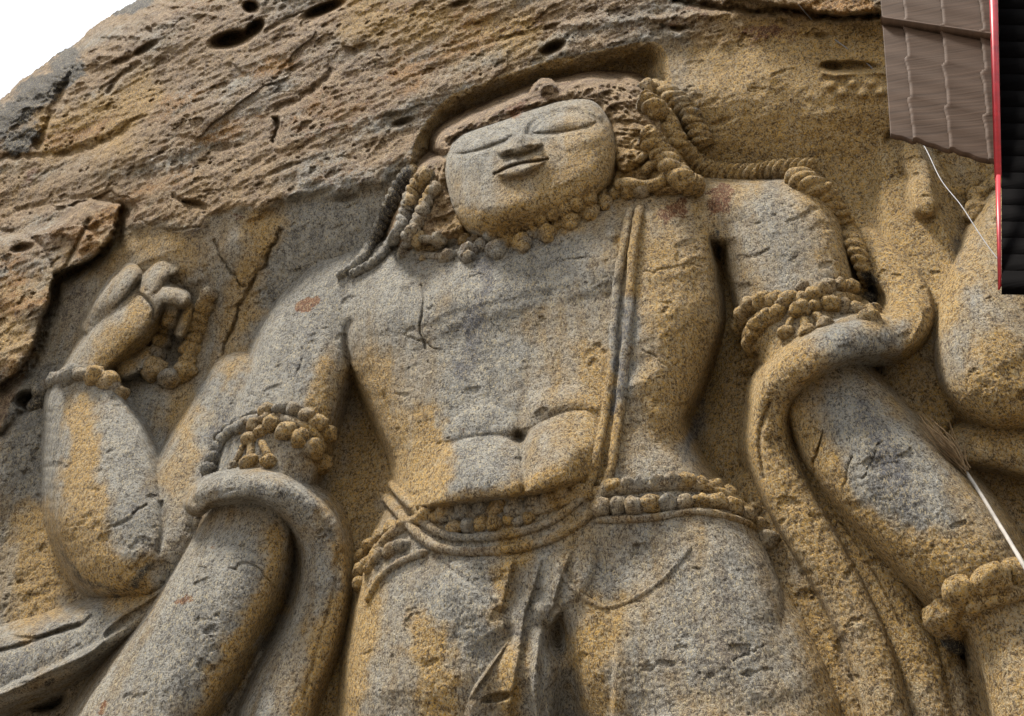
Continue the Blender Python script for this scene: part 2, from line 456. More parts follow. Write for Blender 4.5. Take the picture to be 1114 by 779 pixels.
for x, y, rx, ry, a, an in [(252, 43, 20, 7.5, .75, -14), (277, 31, 11, 6, .65, -38), (273, 8, 8, 6, .5, 0), (352, 10, 20, 5, .55, -20), (158, 53, 15, 3.5, .24, -32),
                            (133, 66, 12, 3, .14, -20), (601, 52, 13, 5, .4, -25), (437, 133, 13, 3.5, .18, -18), (30, 436, 12, 9, .4, 0), (738, 31, 9, 3, .1, 0),
                            (52, 762, 17, 10, .5, -15), (600, 29, 9, 2.5, .1, -20), (211, 221, 12, 3, .15, 10), (24, 270, 11, 4, .2, -15), (894, 39, 8, 4, .1, 0),
                            (500, 4, 10, 3, .12, -15), (70, 30, 9, 4, .1, -30)]:
    bump(DC, x, y, rx, ry, -a, an, 2.0)
# overhanging slab at the top right, orange underside
S = sl(780, 1000, -60, 60)
e_ = PY[S]-np.interp(PX[S], [780, 827, 860, 905, 940, 1000], [-14, 2, 8, 17, 15, 12])+(fbm(PX[S]/9, PY[S]/9, 3, 77)-.5)*4
DC[S] -= .28*sstep(2, -2, e_)
# little carved remains right of the head
bump(DC, 926, 73, 30, 6, -.16, 2, 2)
chain(DC, [(896, 92, .12, 9), (912, 96, .16, 14), (935, 97, .18, 15), (968, 92, .16, 15)], .03)
groove(DC, [(896, 79), (912, 82), (930, 78), (950, 77), (968, 80)], 3.2, .07)
bump(DC, 905, 72, 12, 5, -.12, 0, 2); bump(DC, 915, 70, 4, 6, .05)
for x, y, r_ in [(904, 92, 6), (916, 100, 7), (927, 90, 6), (938, 101, 7), (948, 90, 6), (958, 99, 7)]: bump(DC, x, y, r_, r_*.8, .07, 0, 1.4)
chain(DC, [(982, 152, .05, 9), (993, 172, .08, 12), (1003, 198, .12, 12), (1007, 222, .12, 11)], .03)
chain(DC, [(1002, 205, .2, 12), (1006, 222, .22, 12)], .02)
bump(DC, 972, 153, 9, 10, -.2, 20, 2)
# ochre swathe running down the right, raised beside a sunken grey strip
bump(DC, 940, 640, 60, 170, -.14, -28, 1.5)
chain(DC, [(985, 175, .0, 30), (1000, 250, .05, 34), (1012, 310, .05, 34), (1000, 380, .04, 40), (1000, 450, .0, 36)], .10, .3)
fold(DC, [(1019, 222), (1028, 250), (1041, 286), (1030, 330), (1022, 372)], 14, .08, 1)
fold(DC, [(1008, 150), (1035, 200), (1062, 195), (1083, 184)], 12, .10, 1)
# the ground of the relief between the limbs
bump(DC, 160, 345, 55, 42, -.12, 0, 1.5); bump(DC, 198, 372, 26, 46, -.10, 8, 1.5); bump(DC, 755, 400, 34, 110, -.16, -4, 1.5); bump(DC, 400, 440, 26, 80, -.10, 8, 1.5)
groove(DC, [(782, 330), (765, 430), (762, 480), (800, 560)], 6, -.05)
groove(DC, [(196, 330), (205, 420), (180, 470)], 20, -.08)
groove(DC, [(330, 600), (318, 640), (296, 700)], 10, -.16)
bump(DC, 322, 612, 7, 22, -.2, 14)
bump(DC, 860, 500, 12, 30, -.15, -30)
for i in range(26):                       # fallen flakes leave small scars
    x, y = rng.uniform(-40, 1000), rng.uniform(-30, 260)
    if inside(np.array([x]), np.array([y]), niche)[0]: continue
    bump(DC, x, y, rng.uniform(5, 16), rng.uniform(2, 5), -rng.uniform(.03, .09), -20+rng.uniform(-12, 12), 2)

# ------------------------------------------------------------------ body of the carved figure
DB = np.full(PX.shape, INF)
torso = [(440, 262), (400, 285), (372, 320), (368, 356), (376, 385), (396, 425), (415, 468), (430, 508), (428, 545), (408, 590), (392, 640),
         (392, 790), (600, 800), (850, 790), (852, 700), (850, 640), (822, 575), (796, 535), (770, 515), (752, 488), (742, 462), (754, 432), (770, 392),
         (783, 350), (780, 300), (776, 255), (752, 212), (700, 184), (600, 192), (500, 230)]
pad(DB, torso, .12, .50, 95)
# thighs, hips
chain(DB, [(486, 600, .0, 70), (478, 650, .05, 86), (466, 740, .10, 88), (455, 860, .12, 88), (445, 1100, .1, 95), (440, 1500, .1, 100)], .24, .95)
chain(DB, [(700, 610, -.04, 90), (724, 660, .0, 110), (758, 740, .04, 135), (785, 860, .06, 148), (800, 1100, .1, 150), (810, 1500, .1, 150)], .20, .85)
# belly and chest
bump(DB, 530, 318, 70, 34, .09, -10); bump(DB, 650, 270, 48, 34, .09, -15); bump(DB, 440, 325, 40, 35, .05)
fold(DB, [(388, 372), (430, 362), (468, 353), (515, 338), (560, 327), (600, 318)], 34, .022, -1, .4)
fold(DB, [(600, 318), (640, 312), (668, 298), (680, 288)], 26, .03, -1, .35)
fold(DB, [(694, 300), (730, 298), (765, 286)], 20, .02, -1, .35)
groove(DB, [(598, 322), (585, 370), (572, 420), (566, 470)], 7, -.012)
bump(DB, 440, 309, 7, 5, .05); bump(DB, 664, 254, 8, 6, .06)
bump(DB, 565, 476, 7, 6, -.18)
#fold(DB, [(569, 476), (570, 452), (586, 430), (606, 421), (632, 422)], 34, .085, 1, .22)
#fold(DB, [(556, 473), (520, 465), (495, 480)], 20, .03, 1)
#fold(DB, [(569, 484), (577, 468), (598, 455), (622, 447), (648, 450)], 30, .10, 1, .2)
bump(DB, 612, 490, 42, 28, .12); bump(DB, 515, 508, 46, 26, .10); bump(DB, 600, 440, 28, 14, .05)
fold(DB, [(436, 552), (474, 547), (520, 541), (569, 535), (612, 525), (640, 516)], 34, .20, -1, .18)
groove(DB, [(569, 482), (572, 510), (571, 534)], 4, -.03)
blister(DB, [(568, 484), (577, 468), (595, 456), (620, 447), (644, 450), (654, 480), (646, 514), (612, 527), (571, 538)], .085, 34)
blister(DB, [(567, 468), (568, 446), (584, 428), (606, 420), (636, 422), (652, 446), (622, 446), (598, 454), (577, 465)], .03, 16)
blister(DB, [(565, 488), (560, 480), (530, 475), (500, 480), (478, 496), (470, 549), (520, 543), (566, 537)], .085, 26)
blister(DB, [(560, 474), (556, 452), (536, 440), (508, 446), (488, 462), (482, 480), (505, 476), (534, 472)], .035, 16)
groove(DB, [(400, 368), (430, 364), (465, 354), (515, 337), (572, 325), (605, 318), (652, 308), (676, 296)], 5, -.010, jit=.3)
for x in (400, 418): groove(DB, [(x, 430), (x+14, 490), (x+8, 530)], 4, -.02)
# right flank: rib cage overhangs the waist, hip swells out again
fold(DB, [(684, 405), (700, 430), (722, 452), (742, 468)], 40, .06, -1, .3)
fold(DB, [(700, 440), (738, 462), (760, 496), (772, 520)], 30, .05, 1, .3)
bump(DB, 722, 350, 42, 70, .10); bump(DB, 730, 510, 40, 28, .05)
fold(DB, [(768, 210), (774, 250), (776, 300), (782, 340)], 14, .05, 1)
# groin lines and thigh modelling
fold(DB, [(479, 621), (505, 637), (528, 654), (545, 672), (556, 690)], 40, .08, 1, .25)
bump(DB, 575, 660, 34, 50, -.10); bump(DB, 606, 692, 12, 22, -.26); bump(DB, 618, 750, 16, 50, -.20)
fold(DB, [(664, 660), (672, 700), (668, 780), (676, 830)], 24, .05, -1)
bump(DB, 620, 790, 20, 60, -.15)
bump(DB, 690, 610, 30, 30, -.05)
# shoulders and front arms
chain(DB, [(365, 318, .0, 40), (338, 368, .08, 50), (318, 425, .12, 52), (296, 490, .14, 54), (276, 545, .15, 47)], .05)
chain(DB, [(276, 548, .16, 44), (258, 605, .2, 52), (230, 660, .22, 55), (194, 720, .24, 57), (140, 800, .26, 58), (60, 930, .3, 55)], .03)
chain(DB, [(450, 300, .10, 45), (400, 315, .10, 45), (360, 335, .10, 42)], .12, .8)
pad(DB, [(745, 208), (792, 203), (845, 196), (878, 198), (898, 216), (914, 248), (924, 290), (930, 330), (930, 380), (830, 390), (806, 345), (796, 300), (789, 262), (784, 236), (760, 230)], .10, .36, 50, .05)
chain(DB, [(868, 320, .12, 50), (876, 355, .15, 54), (884, 400, .17, 53), (900, 430, .18, 52)], .05)
chain(DB, [(902, 432, .2, 50), (936, 482, .24, 60), (986, 542, .27, 61), (1036, 596, .28, 58), (1072, 642, .28, 50)], .03)
chain(DB, [(1080, 650, .28, 40), (1108, 700, .3, 48), (1130, 760, .32, 52), (1150, 850, .3, 50)], .04)
bump(DB, 780, 262, 7, 26, -.25, -3, 2)
chain(DB, [(715, 232, .24, 34), (770, 230, .18, 32), (826, 234, .14, 34)], .14, .9)
fold(DB, [(782, 250), (786, 280), (792, 320)], 30, .06, -1)
groove(DB, [(380, 352), (376, 372), (380, 392)], 4, -.06)
# back arms
chain(DB, [(148, 606, .12, 46), (190, 560, .06, 44), (222, 495, .0, 40), (262, 420, -.05, 36)], .06)
chain(DB, [(92, 440, .1, 40), (108, 500, .14, 54), (118, 555, .17, 60), (128, 592, .16, 57)], .04)
chain(DB, [(93, 432, .12, 34), (94, 410, .16, 23), (100, 393, .18, 19), (114, 376, .20, 20), (137, 351, .23, 22), (157, 331, .22, 17)], .03)
# raised hand: thumb up, forefinger crossing, the others curled on the beads
chain(DB, [(102, 356, .12, 11.2), (115, 333, .26, 10.3), (129, 314, .31, 9.9), (142, 299, .30, 8.6)], .02)
chain(DB, [(116, 350, 0.17, 8.6), (136, 326, 0.19, 7.7), (150, 318, 0.19, 6.9)], .04)
chain(DB, [(158, 330, 0.25, 11.2), (166, 308, 0.27, 10.3), (177, 293, 0.25, 9.5), (188, 291, 0.21, 7.7)], .02)
chain(DB, [(160, 340, 0.23, 9.5), (172, 322, 0.26, 9.5), (186, 322, 0.27, 7.7), (197, 325, 0.25, 6.9)], .015)
chain(DB, [(183, 314, 0.14, 7.7), (186, 328, 0.14, 8.6), (187, 338, 0.12, 6.9)], .015)
chain(DB, [(205, 334, 0.09, 4.3), (201, 348, 0.08, 4.7), (196, 362, 0.04, 4.3)], .015)
chain(DB, [(135, 402, 0.02, 9.5), (150, 396, 0.03, 6.9), (160, 384, 0.0, 4.3)], .03)
groove(DB, [(150, 318), (158, 324), (167, 336), (165, 347)], 1.8, -.07)
groove(DB, [(148, 372), (132, 392), (122, 402)], 3, -.03)
fold(DB, [(128, 500), (150, 470), (150, 455)], 8, .02, 1)
groove(DB, [(122, 574), (140, 564), (158, 550)], 1.4, -.03, jit=1)
groove(DB, [(176, 548), (178, 575), (172, 600)], 3, -.05)
# back arm at the right edge
chain(DB, [(1128, 215, .02, 40), (1108, 262, .06, 52), (1090, 330, .12, 66), (1090, 385, .14, 72), (1098, 402, .14, 66)], .05)
chain(DB, [(1140, 215, .1, 30), (1180, 140, .1, 30), (1220, 60, .1, 30)], .05)
chain(DB, [(1048, 484, .05, 20), (1090, 486, .08, 24), (1150, 496, .08, 28), (1230, 500, .05, 30)], .03)
# head: face turned up over the viewer, jaw forward
face = [(487, 166), (484, 186), (487, 205), (493, 226), (502, 243), (514, 254), (532, 257), (556, 250), (588, 240), (618, 229), (645, 216),
        (661, 200), (668, 180), (670, 160), (666, 138), (655, 118), (640, 108), (612, 110), (577, 120), (545, 132), (510, 145), (494, 155)]
DF = np.full(PX.shape, INF)
Sf, dfc = pad(DF, face, .44, .38, 48, 0)
fr = sstep(-12, 10, dfc)
q = DF
bump(q, 560, 222, 34, 17, .085, -12)                     # chin
bump(q, 512, 208, 22, 26, .04); bump(q, 640, 180, 24, 28, .05)
bump(q, 515, 172, 26, 12, .06, -14); bump(q, 630, 152, 26, 12, .06, -14)       # cheeks below the lids
bump(q, 567, 173, 42, 20, .06, -13)
# eye sockets, brows and heavy lowered lids
bump(q, 524, 156, 34, 11, -.06, -17); bump(q, 613, 135, 36, 11, -.06, -12)
blister(q, [(492, 167), (500, 155), (514, 147), (532, 142), (548, 142), (557, 147), (546, 154), (526, 161), (508, 166)], .035, 9)
bump(q, 525, 154, 24, 7, .085, -17); bump(q, 614, 133, 25, 7, .085, -10)
blister(q, [(580, 144), (590, 132), (606, 125), (624, 123), (640, 126), (648, 132), (636, 138), (616, 142), (598, 144)], .035, 9)
groove(q, [(493, 168), (508, 167), (527, 162), (546, 155), (557, 148)], 1.9, -.026)
groove(q, [(581, 145), (598, 145.5), (617, 143), (636, 139), (648, 133)], 1.9, -.026)
groove(q, [(495, 171), (510, 171), (528, 166), (545, 160)], 2.0, .018)
groove(q, [(588, 149), (600, 149), (618, 147), (636, 142)], 2.0, .018)
groove(q, [(494, 163), (506, 153), (522, 146.5), (540, 145), (553, 148)], 1.5, -.022)
groove(q, [(582, 141), (593, 131), (610, 126), (628, 125.5), (644, 131)], 1.5, -.022)
groove(q, [(488, 160), (500, 149), (520, 139), (542, 136), (556, 140), (564, 150)], 3.2, .045)
groove(q, [(568, 148), (576, 131), (592, 121), (612, 116), (634, 117), (652, 126)], 3.2, .045)
# nose
groove(q, [(567, 130), (566, 140), (565, 150)], 8, .085)
blister(q, [(540, 165), (544, 158), (552, 156), (557, 150), (566, 146), (576, 147), (581, 151), (588, 152), (589, 158), (580, 163), (568, 166), (556, 168), (546, 170)], .16, 9)
groove(q, [(540, 171), (553, 170.5), (567, 169), (581, 165), (590, 160)], 2.2, -.03)
bump(q, 554, 165.5, 4.5, 1.8, -.06, -12); bump(q, 577, 160.5, 4.5, 1.8, -.06, -16)
groove(q, [(566, 170), (565, 175)], 3, -.02)
# mouth
bump(q, 567, 182, 36, 13, .05, -14)
blister(q, [(538, 189), (547, 178), (558, 173), (566, 173), (573, 168.5), (583, 167.5), (595, 172.5), (587, 174.5), (569, 177), (551, 182.5)], .04, 5)
blister(q, [(540, 190), (551, 183.5), (569, 178), (587, 175.5), (594, 174.5), (586, 182), (572, 190), (555, 194)], .055, 7)
groove(q, [(538, 189.5), (551, 183), (569, 177.5), (587, 175), (596, 173)], 1.3, -.05)
groove(q, [(550, 197), (567, 194), (584, 188)], 4, -.03)
groove(q, [(536, 168), (527, 178), (525, 190)], 5, -.02); groove(q, [(597, 157), (607, 163), (610, 174)], 5, -.02)
DB = smin(DB, DF, .02)
# neck, ears
chain(DB, [(470, 268, .2, 16), (540, 268, .22, 22), (620, 240, .22, 22), (690, 214, .2, 16)], .05)
chain(DB, [(488, 226, .2, 8), (492, 244, .22, 10), (498, 254, .24, 9)], .02)
# grain of the dressed stone
amp = 1+.4*(fbm(WX*1.5, WZ*1.5, 2, 80)-.5)
GR = (fbm(WX*7, WZ*9, 3, 81)-.5)*.018*amp+(fbm(WX*30, WZ*18, 3, 84)-.5)*.010*amp+(fbm(WX*60, WZ*60, 2, 88)-.5)*.008
GR -= .016*sstep(.69, .76, fbm(WX*5, WZ*7, 5, 95))          # spalled chips
fs = np.ones(PX.shape); fs[Sf] = 1-.25*fr
DB -= GR*fs; DC -= GR*(1+nat2*1.4)
groove(DB, [(459, 310), (460, 335), (458, 360), (462, 380)], 1.1, -.035, jit=.6)
groove(DB, [(884, 520), (886, 500), (894, 470)], 1.4, -.045, jit=.8)
groove(DB, [(918, 530), (923, 508), (928, 498)], 1.2, -.015, jit=.8)
for p_ in ([(440, 365), (480, 380)], [(600, 285), (640, 279)], [(702, 296), (745, 288), (765, 292)], [(250, 620), (275, 615), (300, 640)],
           [(860, 610), (900, 612)], [(700, 380), (730, 400)], [(960, 480), (940, 520)], [(310, 360), (330, 380), (322, 410)], [(800, 720), (830, 700)]):
    groove(DB, p_, 1.1, -.016, jit=1)
# ------------------------------------------------------------------ hair, scarves, skirt as fields of their own
DH = np.full(PX.shape, INF)
cap = [(492, 168), (484, 166), (479, 158), (482, 149), (494, 141), (520, 128), (548, 116), (575, 105), (600, 98), (640, 90), (676, 92), (700, 100),
       (716, 122), (718, 150), (706, 168), (690, 184), (676, 186), (669, 170), (668, 150), (661, 128), (648, 114), (630, 108.5), (606, 110.5), (578, 119.5),
       (546, 132), (513, 144.5), (496, 157), (490, 170)]
pad(DH, cap, .42, .11, 20, 0)
lefth = [(486, 172), (470, 176), (456, 186), (446, 205), (436, 230), (430, 258), (450, 270), (478, 262), (504, 258), (503, 240), (494, 222), (490, 200), (491, 180)]
pad(DH, lefth, .38, .14, 12, .02)
righth = [(672, 130), (700, 104), (726, 140), (742, 176), (752, 206), (716, 214), (684, 212), (664, 212), (666, 196), (672, 176)]
pad(DH, righth, .32, .13, 14, .02)
for k_ in range(9):                      # locks combed back over the crown and down beside the face
    o = k_*4.2
    groove(DH, [(668+o*.2, 112+o*1.6), (690+o*.45, 110+o*1.9), (712+o*.4, 124+o*1.9)], 1.6, -.035 if k_ % 2 else .02)
    groove(DH, [(484-o*.9, 176+o*1.2), (478-o*1.0, 200+o*1.1), (470-o*.9, 232+o*.8)], 1.5, -.035 if k_ % 2 else .02)
for k_ in range(6):                      # combed strands following the brow
    groove(DH, [(486+k_*3, 160-k_*3.2), (546+k_*1.5, 127-k_*4), (606, 108-k_*3.2), (650+k_*4, 108-k_*2.4), (680+k_*5, 128-k_*3)], 1.5, -.028, jit=.5)
for k_ in range(9):
    x = 505+k_*19; y = np.interp(x, [500, 547, 600, 640, 690], [146, 126, 105, 99, 102])
    groove(DH, [(x, y+5), (x+10, y-4), (x+24, y-14)], 2.0, -.022, jit=.8)
chain(DH, [(584, 101, .42, 5), (592, 94, .46, 6), (600, 97, .44, 5)], .015)
chain(DH, [(682, 96, .36, 8), (694, 104, .36, 8), (700, 116, .34, 6)], .02)
chain(DH, [(480, 186, .3, 8), (474, 204, .26, 10), (482, 226, .22, 11), (492, 246, .22, 10)], .03)
DH -= GR*1.2+(fbm(WX*8, WZ*8, 4, 131, ridged=True)-.5)*.13

DS1 = np.full(PX.shape, INF); DS2 = np.full(PX.shape, INF); DS3 = np.full(PX.shape, INF); DS4 = np.full(PX.shape, INF); DS5 = np.full(PX.shape, INF)
# scarf across the viewer's-left arm, falling beside it
chain(DS1, [(214, 548, .42, 9), (226, 536, .50, 11), (251, 530, .56, 12), (277, 528, .57, 13), (299, 534, .54, 15), (322, 548, .42, 18), (342, 570, .28, 22), (352, 602, .18, 23),
            (352, 645, .14, 25), (336, 700, .12, 28), (312, 750, .12, 33), (286, 820, .12, 38), (250, 920, .12, 40)], .02)
groove(DS1, [(342, 556), (364, 590), (366, 630), (350, 690), (330, 760)], 2.2, -.02)
# long end flying to the left
chain(DS2, [(196, 632, .10, 10), (168, 650, .12, 18), (120, 676, .14, 24), (60, 708, .16, 32), (0, 730, .16, 38), (-90, 766, .16, 44), (-220, 800, .1, 44)], .02, .9)
groove(DS2, [(180, 640), (120, 680), (104, 706), (50, 732), (0, 756)], 3.0, .06)
fold(DS2, [(172, 660), (110, 700), (60, 726), (0, 752), (-40, 768)], 22, .10, -1)
groove(DS2, [(0, 708), (30, 700), (60, 688), (85, 680)], 2.4, -.07)
groove(DS2, [(0, 690), (40, 694), (84, 682), (100, 670)], 2.0, -.04)
groove(DS2, [(0, 752), (28, 742)], 2.0, -.05)
# scarf wrapped over the viewer's-right arm
chain(DS3, [(944, 270, .0, 20), (962, 286, .04, 22), (984, 312, .10, 22), (991, 342, .20, 24), (976, 362, .34, 21), (950, 366, .46, 20), (922, 370, .56, 19), (892, 382, .60, 19), (866, 400, .56, 19), (846, 424, .42, 19),
            (838, 452, .30, 19), (838, 490, .22, 23), (858, 540, .20, 25), (888, 594, .19, 25), (922, 656, .18, 24), (948, 716, .18, 24), (968, 790, .18, 25), (990, 900, .18, 28)], .02)
groove(DS3, [(990, 318), (1003, 345), (990, 372)], 2.4, .02)
groove(DS3, [(838, 438), (826, 475), (832, 520)], 2.5, -.03)
chain(DS4, [(860, 500, .06, 16), (892, 532, .08, 22), (934, 588, .08, 24), (970, 650, .08, 25), (998, 716, .08, 26), (1014, 790, .08, 28), (1034, 900, .08, 30)], .02, .8)
groove(DS4, [(862, 500), (880, 522), (914, 566), (950, 620), (982, 680)], 2.0, -.04)
chain(DS5, [(822, 530, .04, 18), (842, 590, .06, 22), (880, 656, .06, 24), (906, 722, .06, 26), (928, 800, .06, 28), (944, 900, .06, 30)], .02, .7)
groove(DS5, [(832, 548), (862, 584), (884, 622), (910, 680)], 2.2, -.05)
DX = np.full(PX.shape, INF)               # rock ribs further right, still cliff
chain(DX, [(980, 640, .0, 22), (1010, 700, .02, 26), (1034, 780, .02, 30), (1050, 900, .0, 30)], .02, .7)
chain(DX, [(1050, 740, .0, 14), (1070, 790, .0, 18), (1080, 850, .0, 18)], .02, .7)
DC = smin(DC, DX-GR, .04)
# cloth between the thighs
DK = np.full(PX.shape, INF)
kb = np.minimum(DB, DC)
cl = [(484, 612), (520, 604), (560, 602), (600, 598), (640, 588), (652, 606), (640, 640), (622, 660), (606, 668), (596, 690), (592, 730), (590, 800),
      (500, 830), (506, 770), (530, 730), (556, 690), (540, 664), (520, 645)]
S = sl(460, 690, 570, 850); dk = sdist(cl, S)
kk = dep(PX[S], PY[S], .0)
base = np.minimum(kb[S], dep(PX[S], PY[S], .42))
base = (base+np.roll(base, 6, 0)+np.roll(base, -6, 0)+np.roll(base, 6, 1)+np.roll(base, -6, 1))/5
DK[S] = np.where(dk > -6, base-.045*sstep(-2, 9, dk)+.05*(dk < 0)*(-dk)/3, INF)
for pts, w, a in [([(560, 602), (553, 630), (547, 655), (544, 672)], 10, .06), ([(590, 600), (580, 640), (570, 668), (566, 700), (556, 760), (552, 800)], 12, .06),
                  ([(622, 596), (606, 640), (600, 668)], 12, .05), ([(520, 604), (530, 640), (540, 662)], 12, -.035), ([(556, 690), (536, 722), (508, 764)], 14, .05)]:
    fold(DK, pts, w, a, 1)
bump(DK, 541, 759, 14, 4, -.18, -12, 2); bump(DK, 545, 672, 6, 10, -.05)
groove(DK, [(586, 660), (598, 676), (606, 668)], 6, .07); groove(DK, [(586, 690), (582, 740), (584, 800)], 4, .05)
DK -= GR
for F_ in (DS1, DS2, DS3, DS4, DS5): F_ -= GR

# ------------------------------------------------------------------ colour marks traced from the photograph
g = paint
g('ochre', [(200, 440), (214, 470), (205, 520)], 26, .4); g('ochre', [(60, 300), (130, 270), (200, 270)], 20, .25); g('ochre', [(215, 330), (208, 390)], 10, .4)
g('rust', [(326, 335), (338, 330)], 7, .5); g('rust', [(730, 225), (785, 212)], 12, .35); g('rust', [(250, 232), (262, 240)], 9, .4)
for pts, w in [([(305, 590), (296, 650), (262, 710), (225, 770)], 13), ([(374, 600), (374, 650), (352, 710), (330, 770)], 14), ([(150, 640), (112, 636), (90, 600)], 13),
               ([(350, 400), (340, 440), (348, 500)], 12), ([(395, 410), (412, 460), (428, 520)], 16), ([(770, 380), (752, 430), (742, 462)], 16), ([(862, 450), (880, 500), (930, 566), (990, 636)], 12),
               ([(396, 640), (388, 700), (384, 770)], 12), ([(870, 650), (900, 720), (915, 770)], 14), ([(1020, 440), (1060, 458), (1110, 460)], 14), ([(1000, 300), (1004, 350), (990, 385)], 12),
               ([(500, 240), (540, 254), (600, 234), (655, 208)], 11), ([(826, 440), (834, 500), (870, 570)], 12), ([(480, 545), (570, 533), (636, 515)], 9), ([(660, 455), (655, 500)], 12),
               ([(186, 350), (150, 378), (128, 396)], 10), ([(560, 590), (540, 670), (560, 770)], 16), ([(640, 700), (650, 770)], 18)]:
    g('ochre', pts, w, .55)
g('ochre', [(520, 190), (640, 160)], 50, .22)
# grey bands
for pts, w, a in [([(330, 340), (310, 400)], 40, -.3), ([(530, 290), (525, 360), (515, 430), (505, 520)], 36, -.42), ([(250, 620), (190, 720)], 34, -.25), ([(430, 300), (440, 330)], 40, -.25),
                  ([(620, 290), (560, 300)], 40, -.25), ([(840, 230), (870, 280)], 48, -.35), ([(930, 450), (1000, 560)], 42, -.42), ([(760, 400), (752, 470)], 20, -.35),
                  ([(780, 640), (800, 720)], 60, -.25), ([(130, 480), (150, 560)], 30, -.2), ([(100, 690), (0, 720)], 24, -.3), ([(230, 520), (250, 440)], 26, -.3),
                  ([(560, 140), (520, 160)], 40, -.22), ([(350, 250), (330, 300)], 50, -.3), ([(900, 380), (960, 360)], 24, -.35), ([(480, 650), (540, 690)], 22, -.3),
                  ([(1060, 330), (1040, 400)], 24, -.2), ([(680, 330), (676, 430)], 10, -.4), ([(270, 530), (330, 545)], 16, -.35), ([(40, 520), (30, 430)], 34, -.25),
                  ([(640, 620), (690, 640)], 20, -.2), ([(360, 580), (365, 640)], 18, -.15)]:
    g('ochre', pts, w, a*1.45)
# ochre washes
for pts, w, a in [([(86, 450), (88, 520), (100, 590), (128, 630)], 18, .55), ([(40, 560), (40, 680)], 24, .4), ([(470, 470), (460, 540)], 24, .45), ([(400, 560), (385, 700), (360, 779)], 14, .35),
                  ([(640, 400), (650, 470), (640, 510)], 24, .35), ([(720, 290), (740, 360), (735, 440)], 36, .30), ([(800, 420), (810, 520)], 30, .45),
                  ([(290, 650), (250, 740)], 16, .35), ([(375, 700), (350, 779)], 30, .4), ([(395, 480), (380, 560)], 24, .35), ([(470, 690), (480, 779)], 26, .45),
                  ([(560, 230), (620, 215), (655, 190)], 24, .32), ([(520, 245), (600, 236)], 14, .35), ([(820, 120), (900, 180), (960, 260)], 70, .3), ([(990, 260), (1000, 330)], 34, .4),
                  ([(1090, 420), (1110, 440)], 40, .45), ([(870, 540), (960, 620), (1000, 700)], 34, .3), ([(880, 480), (905, 520), (950, 590)], 12, .45), ([(880, 390), (840, 380)], 30, .25),
                  ([(290, 250), (270, 340), (250, 400)], 22, .35), ([(560, 360), (720, 230)], 10, .1), ([(1010, 600), (1050, 620)], 30, .3), ([(600, 540), (640, 640)], 26, .2),
                  ([(700, 640), (640, 700)], 30, .25), ([(160, 620), (140, 630)], 20, .2), ([(150, 340), (115, 385)], 14, .4), ([(750, 590), (790, 700)], 24, .15),
                  ([(60, 150), (120, 130), (150, 110)], 22, .5), ([(400, 20), (560, 40)], 30, .35), ([(20, 320), (10, 380)], 26, .3), ([(820, 60), (930, 60)], 40, .3)]:
    g('ochre', pts, w, a*1.4)
for pts, w, a in [([(88, 460), (92, 560)], 11, .40), ([(60, 155), (110, 140)], 16, .45), ([(110, 235), (125, 232)], 8, .45), ([(85, 270), (100, 262)], 14, .5), ([(10, 300), (20, 390)], 24, .42),
                  ([(500, 20), (520, 30)], 24, .3), ([(300, 60), (330, 90)], 22, .35), ([(860, 5), (940, 6)], 14, .7), ([(900, 95), (950, 105)], 10, .55), ([(970, 155), (975, 150)], 8, .6),
                  ([(1000, 215), (1008, 220)], 10, .45), ([(1058, 180), (1075, 172)], 12, .6), ([(960, 260), (985, 330)], 22, .38), ([(1080, 445), (1110, 452)], 18, .35),
                  ([(770, 150), (790, 170)], 14, .35), ([(430, 40), (440, 90)], 14, .3), ([(262, 320), (250, 400)], 10, .35), ([(455, 540), (440, 545)], 8, .3), ([(590, 530), (636, 516)], 9, .5),
                  ([(630, 440), (655, 470)], 10, .3), ([(640, 376), (655, 378)], 5, .4), ([(480, 690), (470, 730)], 16, .30), ([(96, 630), (130, 640)], 10, .35), ([(800, 440), (812, 480)], 18, .2),
                  ([(30, 600), (26, 650)], 14, .3), ([(705, 300), (740, 296)], 6, .3), ([(990, 575), (1000, 560)], 12, .3), ([(975, 535), (985, 560)], 9, .3), ([(945, 600), (960, 650)], 10, .15)]:
    g('orange', pts, w*1.1, a*.62)
for pts, w, a in [([(322, 333), (342, 329)], 8, .55), ([(724, 233), (740, 228)], 10, .55), ([(785, 205), (775, 235)], 8, .5), ([(780, 215), (790, 230)], 7, .4), ([(204, 652), (190, 654)], 7, .75),
                  ([(232, 597), (234, 596)], 4, .7), ([(506, 472), (540, 450)], 10, .42), ([(545, 325), (590, 322)], 5, .35), ([(455, 290), (470, 292)], 7, .55), ([(500, 455), (490, 500)], 8, .25),
                  ([(570, 112), (690, 84)], 12, .55), ([(520, 128), (560, 118)], 9, .5), ([(800, 40), (850, 45)], 16, .45), ([(670, 30), (760, 14)], 14, .35), ([(1012, 240), (1008, 200)], 8, .3),
                  ([(108, 775), (112, 765)], 6, .8), ([(640, 118), (690, 110)], 8, .3), ([(120, 262), (100, 300)], 6, .3), ([(200, 200), (150, 260)], 16, .15)]:
    g('rust', pts, w*1.1, a*.72)
